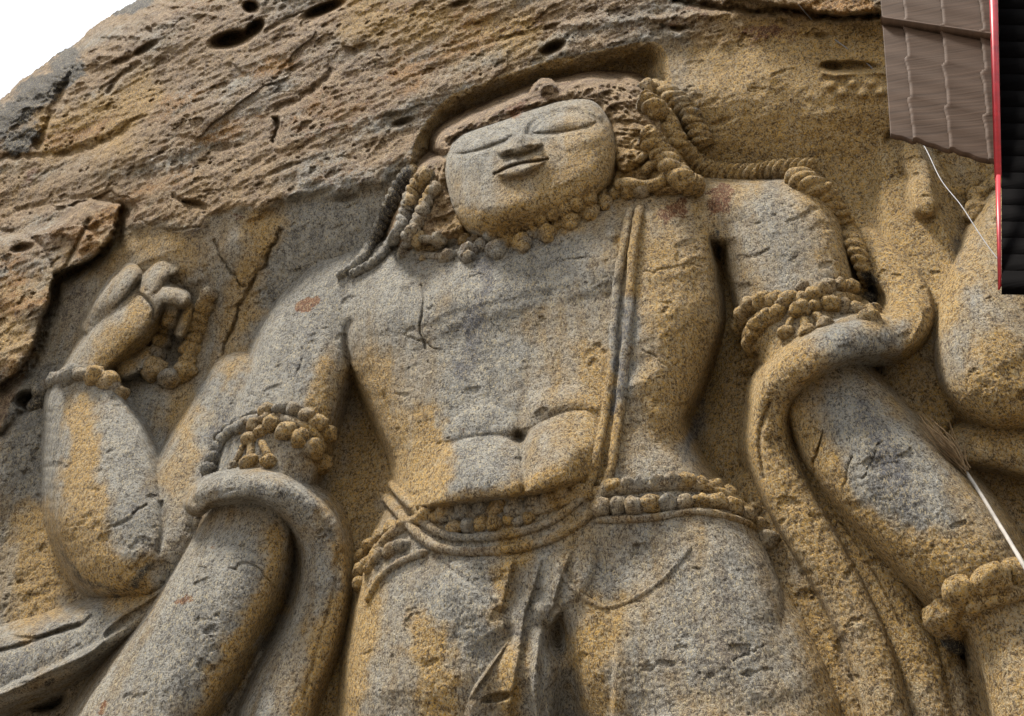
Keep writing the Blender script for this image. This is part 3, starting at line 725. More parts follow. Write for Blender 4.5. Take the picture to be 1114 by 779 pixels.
for pts, w, a in [([(0, 132), (40, 100), (74, 62)], 18, .95), ([(20, 160), (40, 150)], 16, .8), ([(130, 8), (160, -2)], 9, .9), ([(248, 43), (284, 28)], 9, .5), ([(340, 12), (366, 4)], 6, .5), ([(926, 70), (940, 72)], 12, .15),
                  ([(946, 300), (952, 320)], 9, .75), ([(756, 112), (776, 165)], 6, .4), ([(440, 190), (405, 270)], 9, .5), ([(530, 290), (512, 420)], 12, .15), ([(140, 640), (165, 622)], 12, .55),
                  ([(775, 190), (870, 196)], 6, .25), ([(70, 600), (90, 632), (126, 648)], 6, .5), ([(56, 480), (60, 560)], 4, .4), ([(30, 436), (36, 440)], 12, .5), ([(780, 250), (780, 275)], 6, .5),
                  ([(300, 362), (296, 372)], 4, .3), ([(1034, 700), (1050, 712)], 10, .8), ([(600, 690), (606, 700)], 10, .4), ([(55, 762), (60, 756)], 14, .5), ([(20, 410), (60, 310)], 6, .35),
                  ([(860, 500), (870, 520)], 6, .4), ([(695, 150), (700, 162)], 9, .3), ([(120, 560), (168, 590)], 14, .22), ([(60, 300), (112, 276)], 5, .5), ([(372, 358), (378, 372)], 6, .3),
                  ([(884, 480), (900, 530)], 5, .3), ([(30, 760), (120, 700)], 6, .25)]:
    g('dark', pts, w, a)  # dark skyline rock, plus shade painted into holes, slots and under the outcrop
for pts, w, a in [([(533, 285), (515, 350), (505, 400)], 18, .62), ([(940, 450), (990, 540)], 30, .5), ([(760, 440), (755, 490)], 16, .5), ([(800, 620), (790, 700)], 50, .35), ([(845, 215), (880, 260)], 34, .35),
                  ([(500, 500), (540, 500)], 30, .3), ([(60, 690), (0, 720)], 26, .4), ([(330, 350), (320, 400)], 24, .35), ([(900, 640), (920, 700)], 14, .35), ([(240, 440), (225, 520)], 18, .4),
                  ([(140, 240), (220, 250)], 34, .35), ([(40, 340), (80, 330)], 30, .4), ([(530, 640), (560, 690)], 18, .4), ([(150, 540), (160, 600)], 22, .35), ([(880, 385), (960, 365)], 16, .35),
                  ([(200, 480), (190, 560)], 16, .3), ([(677, 340), (672, 450)], 8, .5), ([(500, 150), (490, 175)], 12, .3), ([(1040, 250), (1050, 290)], 10, .4), ([(640, 10), (700, 8)], 20, .3),
                  ([(1020, 580), (1050, 610)], 30, .3)]:
    g('slate', pts, w, a)
STAIN_SHADE['brown'] *= 1-.8*NB; STAIN_SHADE['ochre'] += .35*NB; STAIN_SHADE['rust'] *= 1-.7*NB  # niche underside tinted warm, bounced light painted into its colour
for k_ in STAIN_SHADE: STAIN_SHADE[k_] = np.clip(STAIN_SHADE[k_], -1, 1.4)
HST = {k_: v.copy() for k_, v in STAIN_SHADE.items()}
HST['brown'] = np.clip(HST['brown']*0+.78, 0, 1); HST['rough'] = HST['rough']*0+.5; HST['ochre'] = HST['ochre']-.45*NB; HST['rust'] = HST['rust']+.25*NB; HST['dark'] = HST['dark']+.12

# ------------------------------------------------------------------ the cliff mesh, down to the ground and round to the sky side
P = at(PX, PY, DC)
back = ds < 0
if back.any():
    Ps = at(PX, sky_y, np.take_along_axis(DC, np.argmax(ds > 0, axis=0)[None, :], 0).repeat(NY, 0))
    k_ = (-ds)*.06
    Pb = Ps+np.stack([k_*0, k_, k_*.25], -1)
    P = np.where(back[..., None], Pb, P)
P[..., 2] = np.maximum(P[..., 2], -1.0)
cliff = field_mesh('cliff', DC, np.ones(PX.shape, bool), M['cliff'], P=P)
tag(cliff, 'weathered granite cliff face with ochre stains, ledges and small cavities', None, None, 'structure')
DB_l = np.minimum(DB, DC+.25)
def layer(name, D, under, parent, mat=None, attrs=None, lab=None, th=.12):
    keep = D < under+th
    o = field_mesh(name, np.minimum(D, under+th+.02), keep, mat or M['rock'], parent, attrs=attrs)
    if lab: o['label'] = lab
    return o
base_pt = at(600, 1500, dep(600, 1500, .3)); base_pt[2] = 0
relief = empty('relief_statue', tuple(base_pt), 'colossal grey and ochre standing deity carved in the cliff, necklace, armbands, scarves and beaded belt', 'statue')
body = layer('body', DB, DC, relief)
front = np.minimum(DB, DC)
hair = layer('hair', DH, front, relief, M['hair'], HST)
layer('scarf', DS1, front, relief, lab='scarf looped over the arm at the left and falling beside it')
layer('scarf', DS2, front, relief, lab='scarf end flying out to the lower left edge')
layer('scarf', DS3, front, relief, lab='scarf wrapped over the arm at the right and falling in folds')
f2 = np.minimum(front, DS3)
layer('scarf_fold', DS4, f2, relief); layer('scarf_fold', DS5, np.minimum(f2, DS4), relief)
layer('skirt_cloth', DK, front, relief, th=.03)
FRONT = front.copy()
for F_ in (DH, DS1, DS2, DS3, DS4, DS5, DK): FRONT = np.minimum(FRONT, F_)
def surf(x, y, F_=None):
    F_ = FRONT if F_ is None else F_
    i = int(np.clip(np.searchsorted(GX, x)-1, 0, NX-2)); j = int(np.clip(np.searchsorted(GY, y)-1, 0, NY-2))
    a = (x-GX[i])/(GX[i+1]-GX[i]); b = (y-GY[j])/(GY[j+1]-GY[j])
    return (F_[j, i]*(1-a)+F_[j, i+1]*a)*(1-b)+(F_[j+1, i]*(1-a)+F_[j+1, i+1]*a)*b
def wpt(x, y, d): return Vector(at(x, y, d))

# ------------------------------------------------------------------ beads, ropes, braids in the round
import bmesh
def bead_mesh(name, mat, sx=1, sy=1, sz=1, seed=0, sub=4, amp=.10, collar=False):
    bm = bmesh.new(); bmesh.ops.create_icosphere(bm, subdivisions=sub, radius=1)
    for v in bm.verts:
        p = v.co.copy(); d = mnoise.fractal(p*1.1+Vector((seed*3.7, 1, 2)), 1.0, 2, 4)*amp+mnoise.noise(p*5+Vector((seed, 0, 0)))*.035+mnoise.noise(p*11+Vector((seed, 4, 0)))*.02
        v.co = p*(1+d); v.co.x *= sx; v.co.y *= sy; v.co.z *= sz
    me = bpy.data.meshes.new(name); bm.to_mesh(me); bm.free(); me.materials.append(mat)
    me.polygons.foreach_set('use_smooth', [True]*len(me.polygons)); return me
TPL = []
for i in range(10):
    t_ = bead_mesh('t', M['rock'], 1, 1, 1, i, 3, .25); co = np.empty(len(t_.vertices)*3, np.float32); t_.vertices.foreach_get('co', co)
    TPL.append((co.reshape(-1, 3), np.array([p.vertices[:] for p in t_.polygons]))); bpy.data.meshes.remove(t_)
def pixel_of(Wd):
    d = Wd-CAM; z = d@FW; return W0/2+FPX*(d@RT)/z, H0/2-FPX*(d@UP)/z
def stain_shade_on(me, Wd, extra=None, pool=None):
    x, y = pixel_of(Wd); i = np.clip(np.searchsorted(GX, x), 0, NX-1); j = np.clip(np.searchsorted(GY, y), 0, NY-1)
    for k_, A in (pool or STAIN_SHADE).items():
        v = A[j, i]+(extra or {}).get(k_, 0)
        a = me.attributes.new(k_, 'FLOAT', 'POINT'); a.data.foreach_set('value', v.astype(np.float32))
HUE = {'bead_grey': dict(ochre=-.02, brown=.12, dark=.04), 'bead_ochre': dict(ochre=.36, brown=.1, orange=.14), 'bead_brown': dict(ochre=.08, brown=.38, dark=.08, orange=.12), 'bead_dark': dict(dark=.26, slate=.15, brown=.2)}
def bead(parent, x, y, r, mat='bead_grey', lift=.35, name='bead', F_=None, stretch=None):
    d = surf(x, y, F_); rw = r*d/FPX*1.22
    co, fc = TPL[rng.randint(len(TPL))]
    e = Matrix.Rotation(rng.uniform(0, 6), 3, 'X') @ Matrix.Rotation(rng.uniform(0, 6), 3, 'Z')
    c = wpt(x, y, d-rw*(lift*.75-.20))-Vector(); s_ = rw*rng.uniform(.93, 1.08)*np.array([rng.uniform(.92, 1.08), 1, rng.uniform(.9, 1.04)])
    L_ = (co@np.array(e).T)*s_
    me = mesh_np(name, L_, fc); stain_shade_on(me, L_+np.array(c), HUE[mat])
    me.materials.append(M['rock']); me.polygons.foreach_set('use_smooth', [True]*len(me.polygons))
    o = bpy.data.objects.new(name, me); sc.collection.objects.link(o)
    o.parent = parent; o.location = c-ORIG.get(parent, Vector()); ORIG[o] = Vector()
    return o
def braid(pts, r, mat, lift=.3, r2=None, sp=8.2, slant=1.7):
    return tube('braid', pts, r, mat, relief, lift, twist=sp, tw_amp=slant, step=.8, r2=r2, rough=.05, sides=24)
def beads(parent, pts, n, r, mat='bead_grey', lift=.35, name='bead', r2=None, F_=None):
    p = catmull(pts, 8) if len(pts) > 2 else np.array(pts, float)
    L = np.concatenate([[0], np.cumsum(np.hypot(*np.diff(p[:, :2], axis=0).T))])
    out = []
    for i, s in enumerate(np.linspace(0, L[-1], n)):
        x = np.interp(s, L, p[:, 0]); y = np.interp(s, L, p[:, 1]); u = i/max(1, n-1)
        mm = mat if isinstance(mat, str) else mat[rng.randint(len(mat))]
        out.append(bead(parent, x, y, r+((r2 or r)-r)*u, mm, lift, name, F_))
    return out
def tube(name, pts, r, mat, parent=None, lift=.3, twist=0, tw_amp=.18, sides=14, step=1.6, r2=None, F_=None, depth=None, rough=.06, smoothd=7, seed=0):
    """rope lying on the carved surface; twist > 0 gives it that many metres^-1 of slanting strands"""
    p = catmull(pts, 8) if len(pts) > 2 else np.array(pts, float)
    L = np.concatenate([[0], np.cumsum(np.hypot(*np.diff(p[:, :2], axis=0).T))])
    n = max(3, int(L[-1]/step)); ss = np.linspace(0, L[-1], n)
    xs = np.interp(ss, L, p[:, 0]); ys = np.interp(ss, L, p[:, 1])
    if depth is None: dd = np.array([surf(a, b, F_) for a, b in zip(xs, ys)])
    else: dd = np.interp(ss, np.linspace(0, L[-1], len(depth)), depth)
    if smoothd > 1 and depth is None:
        w = min(smoothd, n//2*2-1) or 1; w = max(1, w)
        dd = np.convolve(np.pad(dd, w//2, 'edge'), np.ones(w)/w, 'valid')[:n]
    rr = np.interp(np.linspace(0, 1, n), [0, 1], [r, r2 or r])*dd/FPX
    C = at(xs, ys, dd-rr*lift)
    T = np.gradient(C, axis=0); T /= np.linalg.norm(T, axis=1)[:, None]
    al = np.concatenate([[0], np.cumsum(np.linalg.norm(np.diff(C, axis=0), axis=1))])
    V = []; nrm = np.array([0, -1, 0.0])
    for i in range(n):
        a = np.cross(T[i], nrm); a /= np.linalg.norm(a); b = np.cross(a, T[i])
        end = min(1, math.sqrt(max(0.02, min(i, n-1-i)/(3.0))))
        for k in range(sides):
            th = 2*math.pi*k/sides
            m = 1+rough*2*(mnoise.noise(Vector((C[i]*9).tolist())+Vector((math.cos(th), math.sin(th), seed)))) 
            m += rough*1.2*mnoise.noise(Vector((C[i]*30).tolist())+Vector((math.cos(th)*2, math.sin(th)*2, seed)))
            if twist: m *= .74+.38*abs(math.sin(math.pi*ss[i]/twist+tw_amp*math.cos(th)))**.65
            V.append(C[i]+(a*math.cos(th)+b*math.sin(th))*rr[i]*m*end)
    F = [(i*sides+k, i*sides+(k+1) % sides, (i+1)*sides+(k+1) % sides, (i+1)*sides+k) for i in range(n-1) for k in range(sides)]
    me = mesh_np(name, np.array(V), np.array(F))
    if mat.name.endswith('bead_rock') or mat is M['rock']:
        key = {M[k].name: k for k in HUE}.get(mat.name, 'bead_brown'); stain_shade_on(me, np.array(V), HUE[key]); mat = M['rock']
    return put(name, me, parent, mat)
G_, O_, B_, D_ = 'bead_grey', 'bead_ochre', 'bead_brown', 'bead_dark'

# braids
braid([(700, 97), (722, 101), (736, 110), (750, 124), (759, 142), (768, 160)], 11.1, M['bead_grey'], 0.95)
braid([(694, 108), (708, 114), (722, 128), (732, 148), (742, 164), (757, 178), (772, 187), (790, 190), (822, 189), (856, 185), (888, 184)], 11.5, M['bead_brown'], 1.15, r2=11)
braid([(704, 148), (714, 160), (726, 176), (740, 193), (757, 205)], 12.5, M['bead_ochre'], 0.95)
braid([(866, 195), (882, 202), (898, 215), (910, 232), (922, 252), (932, 272), (940, 292), (945, 308)], 14.8, M['bead_brown'], 0.95, r2=8)
braid([(452, 184), (438, 198), (426, 220), (416, 242), (406, 262), (390, 286), (366, 302)], 9.4, M['bead_dark'], 0.95, r2=5)
braid([(466, 188), (450, 208), (442, 230), (434, 252), (420, 272), (404, 288), (380, 300)], 9.4, M['bead_grey'], 0.95, r2=5)
braid([(476, 200), (462, 224), (452, 246), (440, 262)], 7.5, M['bead_brown'], 0.95)
# ear pendants
tube('earring', [(668, 204), (682, 200), (700, 203), (716, 200), (725, 190), (720, 179), (708, 181), (700, 190)], 7.5, M['bead_ochre'], relief, .7, r2=6)
tube('earring', [(697, 148), (708, 140), (712, 152), (704, 166), (692, 176)], 5, M['bead_brown'], relief, .6)
tube('earring', [(462, 252), (452, 262), (462, 272), (480, 268)], 5.5, M['bead_ochre'], relief, .6)
# necklace: two strands, the lower one with drop beads
nk = tube('necklace', [(436, 268), (458, 260), (478, 262), (512, 262), (545, 254), (577, 244), (610, 231), (643, 217), (670, 213), (699, 209)], 4.5, M['bead_brown'], relief, .3)
beads(nk, [(478, 261), (512, 261), (545, 253), (577, 243), (610, 230), (643, 216), (670, 212), (698, 208)], 17, 7.5, (G_, B_, O_), .35)
nk2 = tube('necklace', [(434, 276), (460, 278), (486, 279), (510, 272), (540, 269), (568, 262), (595, 252), (622, 240), (643, 230), (660, 221)], 4.5, M['bead_brown'], relief, .3)
for x, y in [(441, 276), (456, 278), (487, 280), (525, 268), (553, 262), (582, 254), (608, 243), (634, 233)]: bead(nk2, x, y, 8, (G_, B_)[x % 2], .35)
for x, y, r in [(459, 279, 6), (510, 276, 10.5), (541, 272, 10.5), (569, 265, 10.5), (596, 255, 10), (622, 241, 9.5), (642, 232, 9), (658, 222, 8)]:
    c_ = bead(nk2, x, y, r, B_, .35, 'bead_cup')
    bead(nk2, x+.5, y+r*.42, r*.58, O_, 1.15, 'drop_bead')
# sacred thread: two cords from the shoulder looping over the belt
tube('sacred_thread', [(686, 226), (682, 246), (679, 268), (673, 300), (669, 345), (666, 394), (659, 448), (651, 486), (646, 514), (634, 540), (608, 562), (574, 577), (535, 584), (492, 584), (466, 572), (445, 548), (424, 524)], 5.2, M['bead_grey'], relief, .35, rough=.1)
tube('sacred_thread', [(697, 224), (692, 250), (688, 285), (684, 345), (677, 420), (670, 478), (661, 522), (640, 560), (608, 582), (574, 594), (531, 600), (483, 598), (458, 584), (436, 560), (418, 538)], 5.6, M['bead_brown'], relief, .45, rough=.1)
# belt
bl = tube('belt', [(400, 626), (412, 600), (436, 576), (468, 564), (524, 560), (580, 556), (634, 540), (669, 534), (729, 528), (772, 533), (802, 548), (836, 584)], 8, M['bead_brown'], relief, -.1)
beads(bl, [(396, 606), (406, 592), (420, 580), (440, 572)], 5, 8, (B_, O_), .4)
beads(bl, [(466, 560), (484, 560), (505, 556), (524, 554), (544, 553)], 5, 10, (G_, G_, O_), .45)
beads(bl, [(582, 548), (595, 544), (613, 539), (630, 534)], 4, 8.5, (G_, O_), .4)
beads(bl, [(667, 529), (686, 527), (707, 525), (729, 523), (751, 525), (772, 529), (789, 536), (804, 544), (818, 556)], 11, 8.5, (G_, G_, O_), .45)
beads(bl, [(392, 636), (394, 622), (406, 611), (421, 602), (438, 595)], 6, 8.5, (B_, G_), .4)
beads(bl, [(496, 575), (518, 571), (538, 570)], 4, 8, (G_, O_), .4)
beads(bl, [(655, 554), (673, 552), (692, 551), (714, 548), (738, 548), (759, 547), (781, 547), (798, 552), (813, 562), (826, 574), (836, 588)], 12, 9.5, (G_, O_, B_), .45)
bead(bl, 562, 555, 12, G_, .6, 'rosette_boss')
for a in range(9):
    t = a/9*2*math.pi; bead(bl, 562+17*math.cos(t), 556+11.5*math.sin(t), 5.6, (G_, O_)[a % 2], .6, 'rosette_petal')
tube('belt_cord', [(647, 566), (703, 564), (755, 557), (794, 563), (820, 574), (843, 596)], 4.5, M['bead_brown'], relief, .3, rough=.1)
tube('belt_cord', [(466, 600), (434, 613), (412, 632), (399, 656)], 5, M['bead_brown'], relief, .3, rough=.1)
tube('skirt_hem', [(606, 612), (614, 628), (630, 646), (652, 659), (673, 659), (705, 643), (731, 621), (752, 594)], 3.2, M['rock'] if False else M['bead_grey'], relief, -.25, rough=.12)
# armband at the left
ab = tube('armband', [(233, 498), (244, 478), (262, 462), (290, 456), (318, 460), (340, 472), (352, 492)], 7, M['bead_brown'], relief, -.1)
beads(ab, [(291, 448), (304, 446), (319, 447), (333, 453), (346, 462), (356, 472)], 6, 8.5, (G_, O_, D_), .5)
beads(ab, [(278, 450), (262, 457), (248, 466), (238, 474)], 5, 5.5, G_, .4)
beads(ab, [(296, 462), (313, 471), (331, 480), (343, 491), (350, 504)], 5, 10, (G_, O_), .5)
beads(ab, [(262, 466), (249, 473), (240, 486), (232, 498), (227, 510)], 6, 7.5, G_, .45)
for x, y, r in [(277, 463, 8), (290, 456, 7), (272, 478, 8), (284, 470, 7), (262, 466, 6), (298, 456, 6), (303, 450, 5)]: bead(ab, x, y, r, O_, .7, 'knot')
for pts, r, e in [([(266, 482), (260, 496), (254, 506)], 4, 5.5), ([(273, 480), (273, 492), (271, 502)], 5, 9), ([(283, 478), (289, 490), (293, 500)], 4.5, 7.5)]:
    tube('tassel', pts, r, M['bead_ochre'], relief, .5); bead(ab, pts[-1][0], pts[-1][1]+2, e, O_, .6, 'tassel_end')
# armband at the right
ab = tube('armband', [(812, 372), (822, 350), (845, 336), (872, 328), (905, 324), (932, 328), (950, 342)], 7, M['bead_brown'], relief, -.1)
beads(ab, [(806, 356), (811, 340), (824, 330), (840, 328), (856, 328)], 6, 9.5, (B_, O_), .5)
beads(ab, [(890, 316), (904, 311), (918, 312), (931, 316), (942, 325), (950, 338)], 7, 8, (G_, D_), .5)
beads(ab, [(817, 398), (816, 384), (818, 371), (824, 357), (834, 347), (846, 341)], 7, 9, (O_, B_), .5)
beads(ab, [(904, 332), (918, 335), (932, 339), (945, 346)], 4, 9.5, (O_, G_), .5)
for x, y, r in [(870, 337, 9), (884, 322, 9), (897, 317, 8.5), (853, 331, 8), (862, 325, 7), (873, 312, 7), (886, 333, 7), (874, 326, 8)]: bead(ab, x, y, r, (O_, B_)[int(x) % 2], .8, 'knot')
for pts, r, e in [([(862, 344), (858, 354), (855, 361)], 4, 6.5), ([(873, 344), (876, 352), (879, 360)], 5.5, 8), ([(884, 340), (892, 347), (898, 352)], 5, 7.5)]:
    tube('tassel', pts, r, M['bead_ochre'], relief, .5); bead(ab, pts[-1][0], pts[-1][1]+1, e, B_, .6, 'tassel_end')
# bracelets
br = tube('bracelet', [(40, 446), (45, 428), (60, 414), (80, 408), (100, 409), (116, 414), (130, 428)], 8, M['bead_brown'], relief, .3, rough=.12)
for x, y, r, m_ in [(42, 442, 9, D_), (46, 426, 9, G_), (60, 415, 9, G_), (78, 409, 11, G_), (103, 410, 11, O_), (118, 417, 10, O_), (130, 428, 8, O_)]: bead(br, x, y, r, m_, .4)
br = tube('bracelet', [(1034, 690), (1040, 664), (1060, 652), (1084, 646), (1130, 640)], 8, M['bead_brown'], relief, .3)
for x, y, r, m_ in [(1031, 671, 19, O_), (1046, 644, 17, B_), (1079, 634, 17, B_), (1108, 628, 17, B_), (1136, 622, 16, B_), (1035, 700, 12, B_)]: bead(br, x, y, r, m_, .35)
tube('bracelet_cord', [(1052, 668), (1066, 656), (1086, 652), (1110, 646), (1140, 640)], 8, M['bead_brown'], relief, .5, rough=.12)
br = tube('bracelet', [(1060, 240), (1066, 218), (1078, 204), (1096, 196)], 9, M['bead_brown'], relief, .4, rough=.12)
for x, y, r in [(1062, 232, 11), (1068, 214, 11), (1082, 202, 11), (1100, 194, 11)]: bead(br, x, y, r, O_, .4)
# prayer beads held in the raised hand
pb = tube('prayer_bead_cord', [(186, 346), (179, 363), (170, 388), (166, 404), (184, 412), (202, 405), (211, 372), (223, 335), (226, 322)], 3, M['bead_brown'], None, 0)
pb.name = 'prayer_beads'
tag(pb, 'loop of large round stone beads hanging from the raised hand at the left', 'prayer beads')
for x, y, r, m_ in [(185, 349, 8, D_), (181, 360, 8.5, G_), (176, 373, 9, G_), (171, 386, 9, G_), (167, 402, 12.5, O_), (185, 411, 11, G_), (201, 405, 11, O_), (205, 393, 9.5, O_),
                    (208, 381, 9.5, O_), (212, 369, 9.5, O_), (215, 356, 9.5, O_), (219, 344, 9.5, O_), (223, 333, 9, B_), (227, 322, 8, B_)]: bead(pb, x, y, r*.93, m_, 1.5)
# ------------------------------------------------------------------ temple eave at the right
M['tile'] = plain('brown_metal_tile', (.066, .040, .025), .8, .0, (1.5, 1.5, 60), .0015, .15)
M['lip'] = plain('pale_highlight_lip', (.14, .118, .095), .7, .0)  # pale tone stands in for the highlight along the seam edges
M['red'] = plain('red_paint', (.42, .012, .02), .45, 0, (20, 20, 20))
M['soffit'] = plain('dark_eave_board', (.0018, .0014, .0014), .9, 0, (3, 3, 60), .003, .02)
M['plaster'] = plain('temple_plaster', (.55, .50, .42), .9, 0, (5, 5, 5), .004)
def quad(p, u, v):                       # bilinear on four corners TL TR BL BR
    return (p[0]*(1-u)+p[1]*u)*(1-v)+(p[2]*(1-u)+p[3]*u)*v
TL, TR, BL, BR_ = (np.array(q, float) for q in (wpt(950, -110, 6.5), wpt(1074.5, -110, 6.1), wpt(969, 148, 5.0), wpt(1086, 181, 4.75)))
CN = (TL, TR, BL, BR_)
tn = np.cross(TR-TL, BL-TL); tn /= np.linalg.norm(tn); tn = tn if tn[1] < 0 else -tn
temple = empty('temple_roof', tuple(at(1200, 300, 5.2)), 'temple eave with brown metal tile sheets, red edge board and dark soffit jutting in at the top right', 'roof')
NU, NV = 132, 260
u, v = np.meshgrid(np.linspace(0, 1, NU), np.linspace(0, 1, NV))
seams = [.21, .555, .90]
rows = [-.02, .29, .60, .90]            # lower edges of the sheets: only the one at .60 shows as a clear step
def seam_x(k, vv):
    w = (vv % .145)/.145
    return seams[k]+.036*np.interp(w, [0, .25, .75, .93, 1], [0, .6, 1.0, 1.0, 0])-.012
hgt = np.zeros(u.shape)
for k in range(3):
    sx = seam_x(k, v); hgt += +.014*(u > sx)*np.exp(-(u-sx)/.2)
w = (v % .145)/.145; hgt += .0015*np.sin(v*90)
hgt += .05*sstep(.592, .60, 1-v+0.2 if False else (.60-v)*0+np.where(v < .60, v, 0)/1.0)*.6*(v < .60)
edge_w = .0015*np.sin(u*40)
Pt = quad([c[None, None, :] for c in CN], u[..., None], v[..., None]+edge_w[..., None]*(v[..., None] > .97))+tn*hgt[..., None]
idx = np.arange(NU*NV).reshape(NV, NU)
Fq = np.stack([idx[:-1, :-1].ravel(), idx[1:, :-1].ravel(), idx[1:, 1:].ravel(), idx[:-1, 1:].ravel()], 1)
me = mesh_np('tile_sheet', Pt.reshape(-1, 3), Fq)
sheet = put('tile_sheet', me, temple, M['tile'], False)
so = sheet.modifiers.new('thick', 'SOLIDIFY'); so.thickness = .02; so.offset = 0
def ribbon(name, pts, half, nrm, thick, mat, parent):
    """thin strip following 3D points"""
    P_ = np.array(pts); T = np.gradient(P_, axis=0); T /= np.linalg.norm(T, axis=1)[:, None]
    V = []; F = []
    for i in range(len(P_)):
        s = np.cross(T[i], nrm); s /= np.linalg.norm(s)
        for a, b in ((-1, 1), (1, 1), (1, -1), (-1, -1)): V.append(P_[i]+s*half*a+nrm*thick*b)
    for i in range(len(P_)-1):
        for k in range(4): F.append((i*4+k, i*4+(k+1) % 4, i*4+4+(k+1) % 4, i*4+4+k))
    F += [(0, 1, 2, 3), tuple(4*(len(P_)-1)+k for k in (3, 2, 1, 0))]
    return put(name, mesh_np(name, np.array(V), np.array(F)), parent, mat, False)
for k in range(3):
    vv = np.linspace(0, .995, 240); uu = seam_x(k, vv)
    pp = quad([c[None, :] for c in CN], uu[:, None], vv[:, None])+tn*.018
    ribbon('seam_lip', pp, .0013, tn, .0015, M['lip'], temple)
uu = np.linspace(0, 1, 60); pp = quad([c[None, :] for c in CN], uu[:, None], np.full((60, 1), .602))+tn*.03
ribbon('sheet_lap', pp, .006, tn, .020, M['tile'], temple)
# red edge board and the black boarded soffit beyond it
def slab(name, corners, thick, mat, parent, nrm=None):
    c = [np.array(q, float) for q in corners]; n_ = np.cross(c[1]-c[0], c[2]-c[0]); n_ /= np.linalg.norm(n_)
    if n_[1] > 0: n_ = -n_
    V = c+[q-n_*thick for q in c]
    F = [(0, 1, 2, 3), (7, 6, 5, 4), (0, 4, 5, 1), (1, 5, 6, 2), (2, 6, 7, 3), (3, 7, 4, 0)]
    me = mesh_np(name, np.array(V), np.array(F)); bm = bmesh.new(); bm.from_mesh(me)
    bmesh.ops.recalc_face_normals(bm, faces=bm.faces); bm.to_mesh(me); bm.free()
    return put(name, me, parent, mat, False)
slab('edge_board', [wpt(1075, -110, 6.0), wpt(1083, -110, 6.0), wpt(1089.5, 190, 4.6), wpt(1084.5, 190, 4.6)], .03, M['red'], temple)
slab('edge_board', [wpt(1084.5, 190, 4.6), wpt(1088.5, 190, 4.6), wpt(1089.5, 311, 4.2), wpt(1087.5, 311, 4.2)], .02, M['red'], temple)
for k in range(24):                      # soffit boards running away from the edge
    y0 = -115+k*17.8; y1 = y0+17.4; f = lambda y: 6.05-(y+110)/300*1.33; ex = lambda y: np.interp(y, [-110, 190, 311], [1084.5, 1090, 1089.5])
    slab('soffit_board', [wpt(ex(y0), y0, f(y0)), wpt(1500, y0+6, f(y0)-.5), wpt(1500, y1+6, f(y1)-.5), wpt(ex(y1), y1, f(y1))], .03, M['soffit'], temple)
# what carries it, beyond the frame
pw = at(1560, 240, 4.6)
bm = bmesh.new(); bmesh.ops.create_cube(bm, size=1)
for v_ in bm.verts: v_.co = Vector((pw[0]+.6+v_.co.x*.9, pw[1]+.2+v_.co.y*2.2, 2.2+v_.co.z*4.6))
bmesh.ops.bevel(bm, geom=bm.edges[:], offset=.03, segments=2, affect='EDGES')
me = bpy.data.meshes.new('wall'); bm.to_mesh(me); bm.free(); put('wall', me, temple, M['plaster'], False)

# ------------------------------------------------------------------ cable and pole
M['cable'] = plain('grey_cable', (.16, .16, .17), .5)
M['pole'] = plain('whitewashed_pole', (.36, .33, .29), .8, 0, (12, 12, 12))
M['straw'] = plain('dry_straw', (.20, .135, .07), .9, 0, (30, 30, 30))
cpts = [(868, 4), (880, 18), (896, 34), (918, 50), (937, 64), (951, 77), (964, 100), (986, 134), (1006, 160), (1024, 196), (1046, 224), (1064, 252), (1078, 272), (1100, 300)]
cd = [surf(x, y)-.10 for x, y in cpts[:6]]; cd += list(np.linspace(cd[-1]-.3, 4.9, len(cpts)-6))
cab = tube('cable', cpts, .55, M['cable'], None, 0, depth=None if False else [float(v) for v in np.interp(np.linspace(0, 13, 60), np.arange(14), cd)], rough=.02, sides=8)
tag(cab, 'thin pale grey cable running down the rock to the temple eave', 'cable')
p0, p1 = (1043, 502), (1112, 612)
pd = [surf(1043, 502)-.12, surf(1085, 575)-.34, 5.6]
pq = np.array([(1043, 502), (1062, 530), (1088, 572), (1112, 612), (1180, 730)], float)
dl = min(surf(x, y)-.05-.0*i for i, (x, y) in enumerate([(1100, 592), (1104, 600), (1090, 576)]))
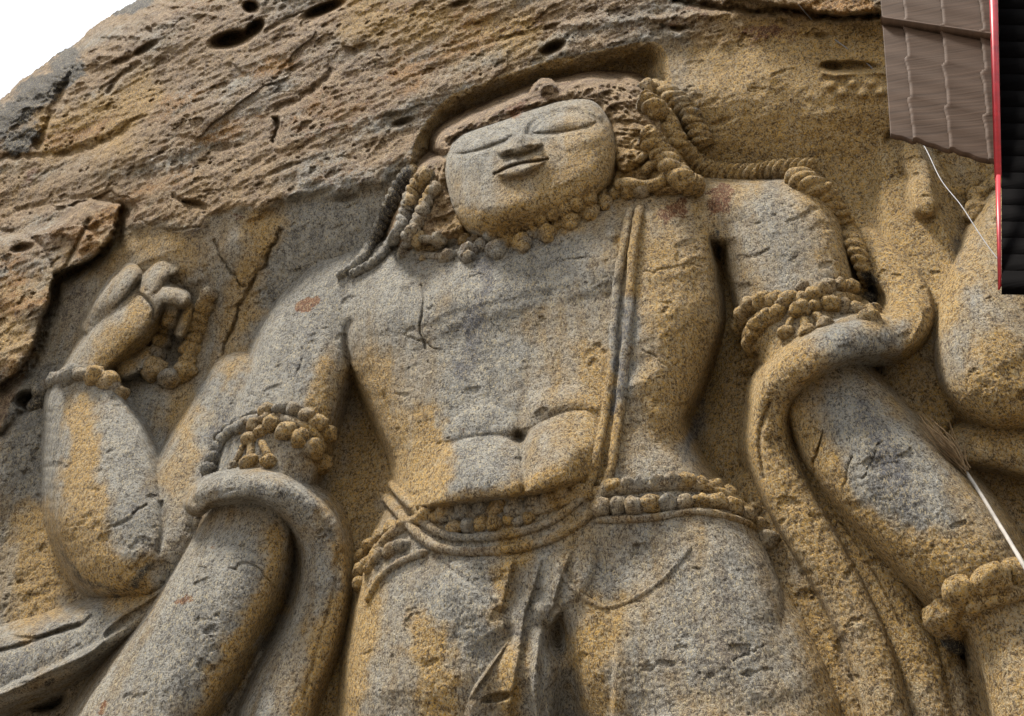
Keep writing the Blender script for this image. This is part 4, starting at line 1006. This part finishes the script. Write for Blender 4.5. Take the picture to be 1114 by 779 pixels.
pole = tube('pole', pq, 1.9, M['pole'], None, 0, depth=list(np.linspace(surf(1038, 498)-.12, min(dl, surf(1112, 612)-.2)-1.0, 9)), rough=.05, sides=10, r2=3)
tag(pole, 'thin whitewashed pole with a straw tuft leaning on the forearm at the right', 'pole')
V = []; F = []
d0 = surf(1035, 500)
for i in range(52):                      # stalks bound round the head of the pole
    a = rng.uniform(0, 1); s = rng.normal(0, 1.7); e = rng.uniform(.2, .85)
    x0, y0 = 1050+rng.normal(0, 2), 512+rng.normal(0, 2)
    x1, y1 = x0-62*e+s*1.6, y0-78*e-s*1.2+rng.normal(0, 2)
    if i % 11 == 0: x1 += rng.uniform(10, 26); y1 += rng.uniform(-6, 12)
    A = at(x0, y0, d0-.12+rng.normal(0, .02)); Bp = at(x1, y1, d0-.10+rng.normal(0, .05)+.08*e)
    mid = (A+Bp)/2+np.array([rng.normal(0, .02), -.01, rng.normal(0, .02)])
    t_ = (Bp-A)/np.linalg.norm(Bp-A); sd_ = np.cross(t_, [0, -1, 0]); sd_ /= np.linalg.norm(sd_); up_ = np.cross(t_, sd_)
    wd = rng.uniform(.003, .007); b = len(V)
    for q_, wq in ((A, wd), (mid, wd*.9), (Bp, wd*.25)):
        for k in range(3): V.append(q_+(sd_*math.cos(2.094*k)+up_*math.sin(2.094*k))*wq)
    for j in range(2):
        for k in range(3): F.append((b+j*3+k, b+j*3+(k+1) % 3, b+j*3+3+(k+1) % 3, b+j*3+3+k))
straw = mesh_np('straw_tuft', np.array(V), np.array(F)); ORIG[pole] = Vector(); put('straw_tuft', straw, pole, M['straw'])

# ------------------------------------------------------------------ ground
M['ground'] = plain('dusty_ground', (.17, .145, .115), .95, 0, (1.5, 1.5, 1.5), .03)
me = mesh_np('ground', np.array([[-900, -900, 0], [900, -900, 0], [900, 900, 0], [-900, 900, 0.0]]), np.array([[0, 1, 2, 3]]))
g_ = put('ground', me, None, M['ground'], False); tag(g_, 'dusty ground at the foot of the cliff', None, None, 'structure')
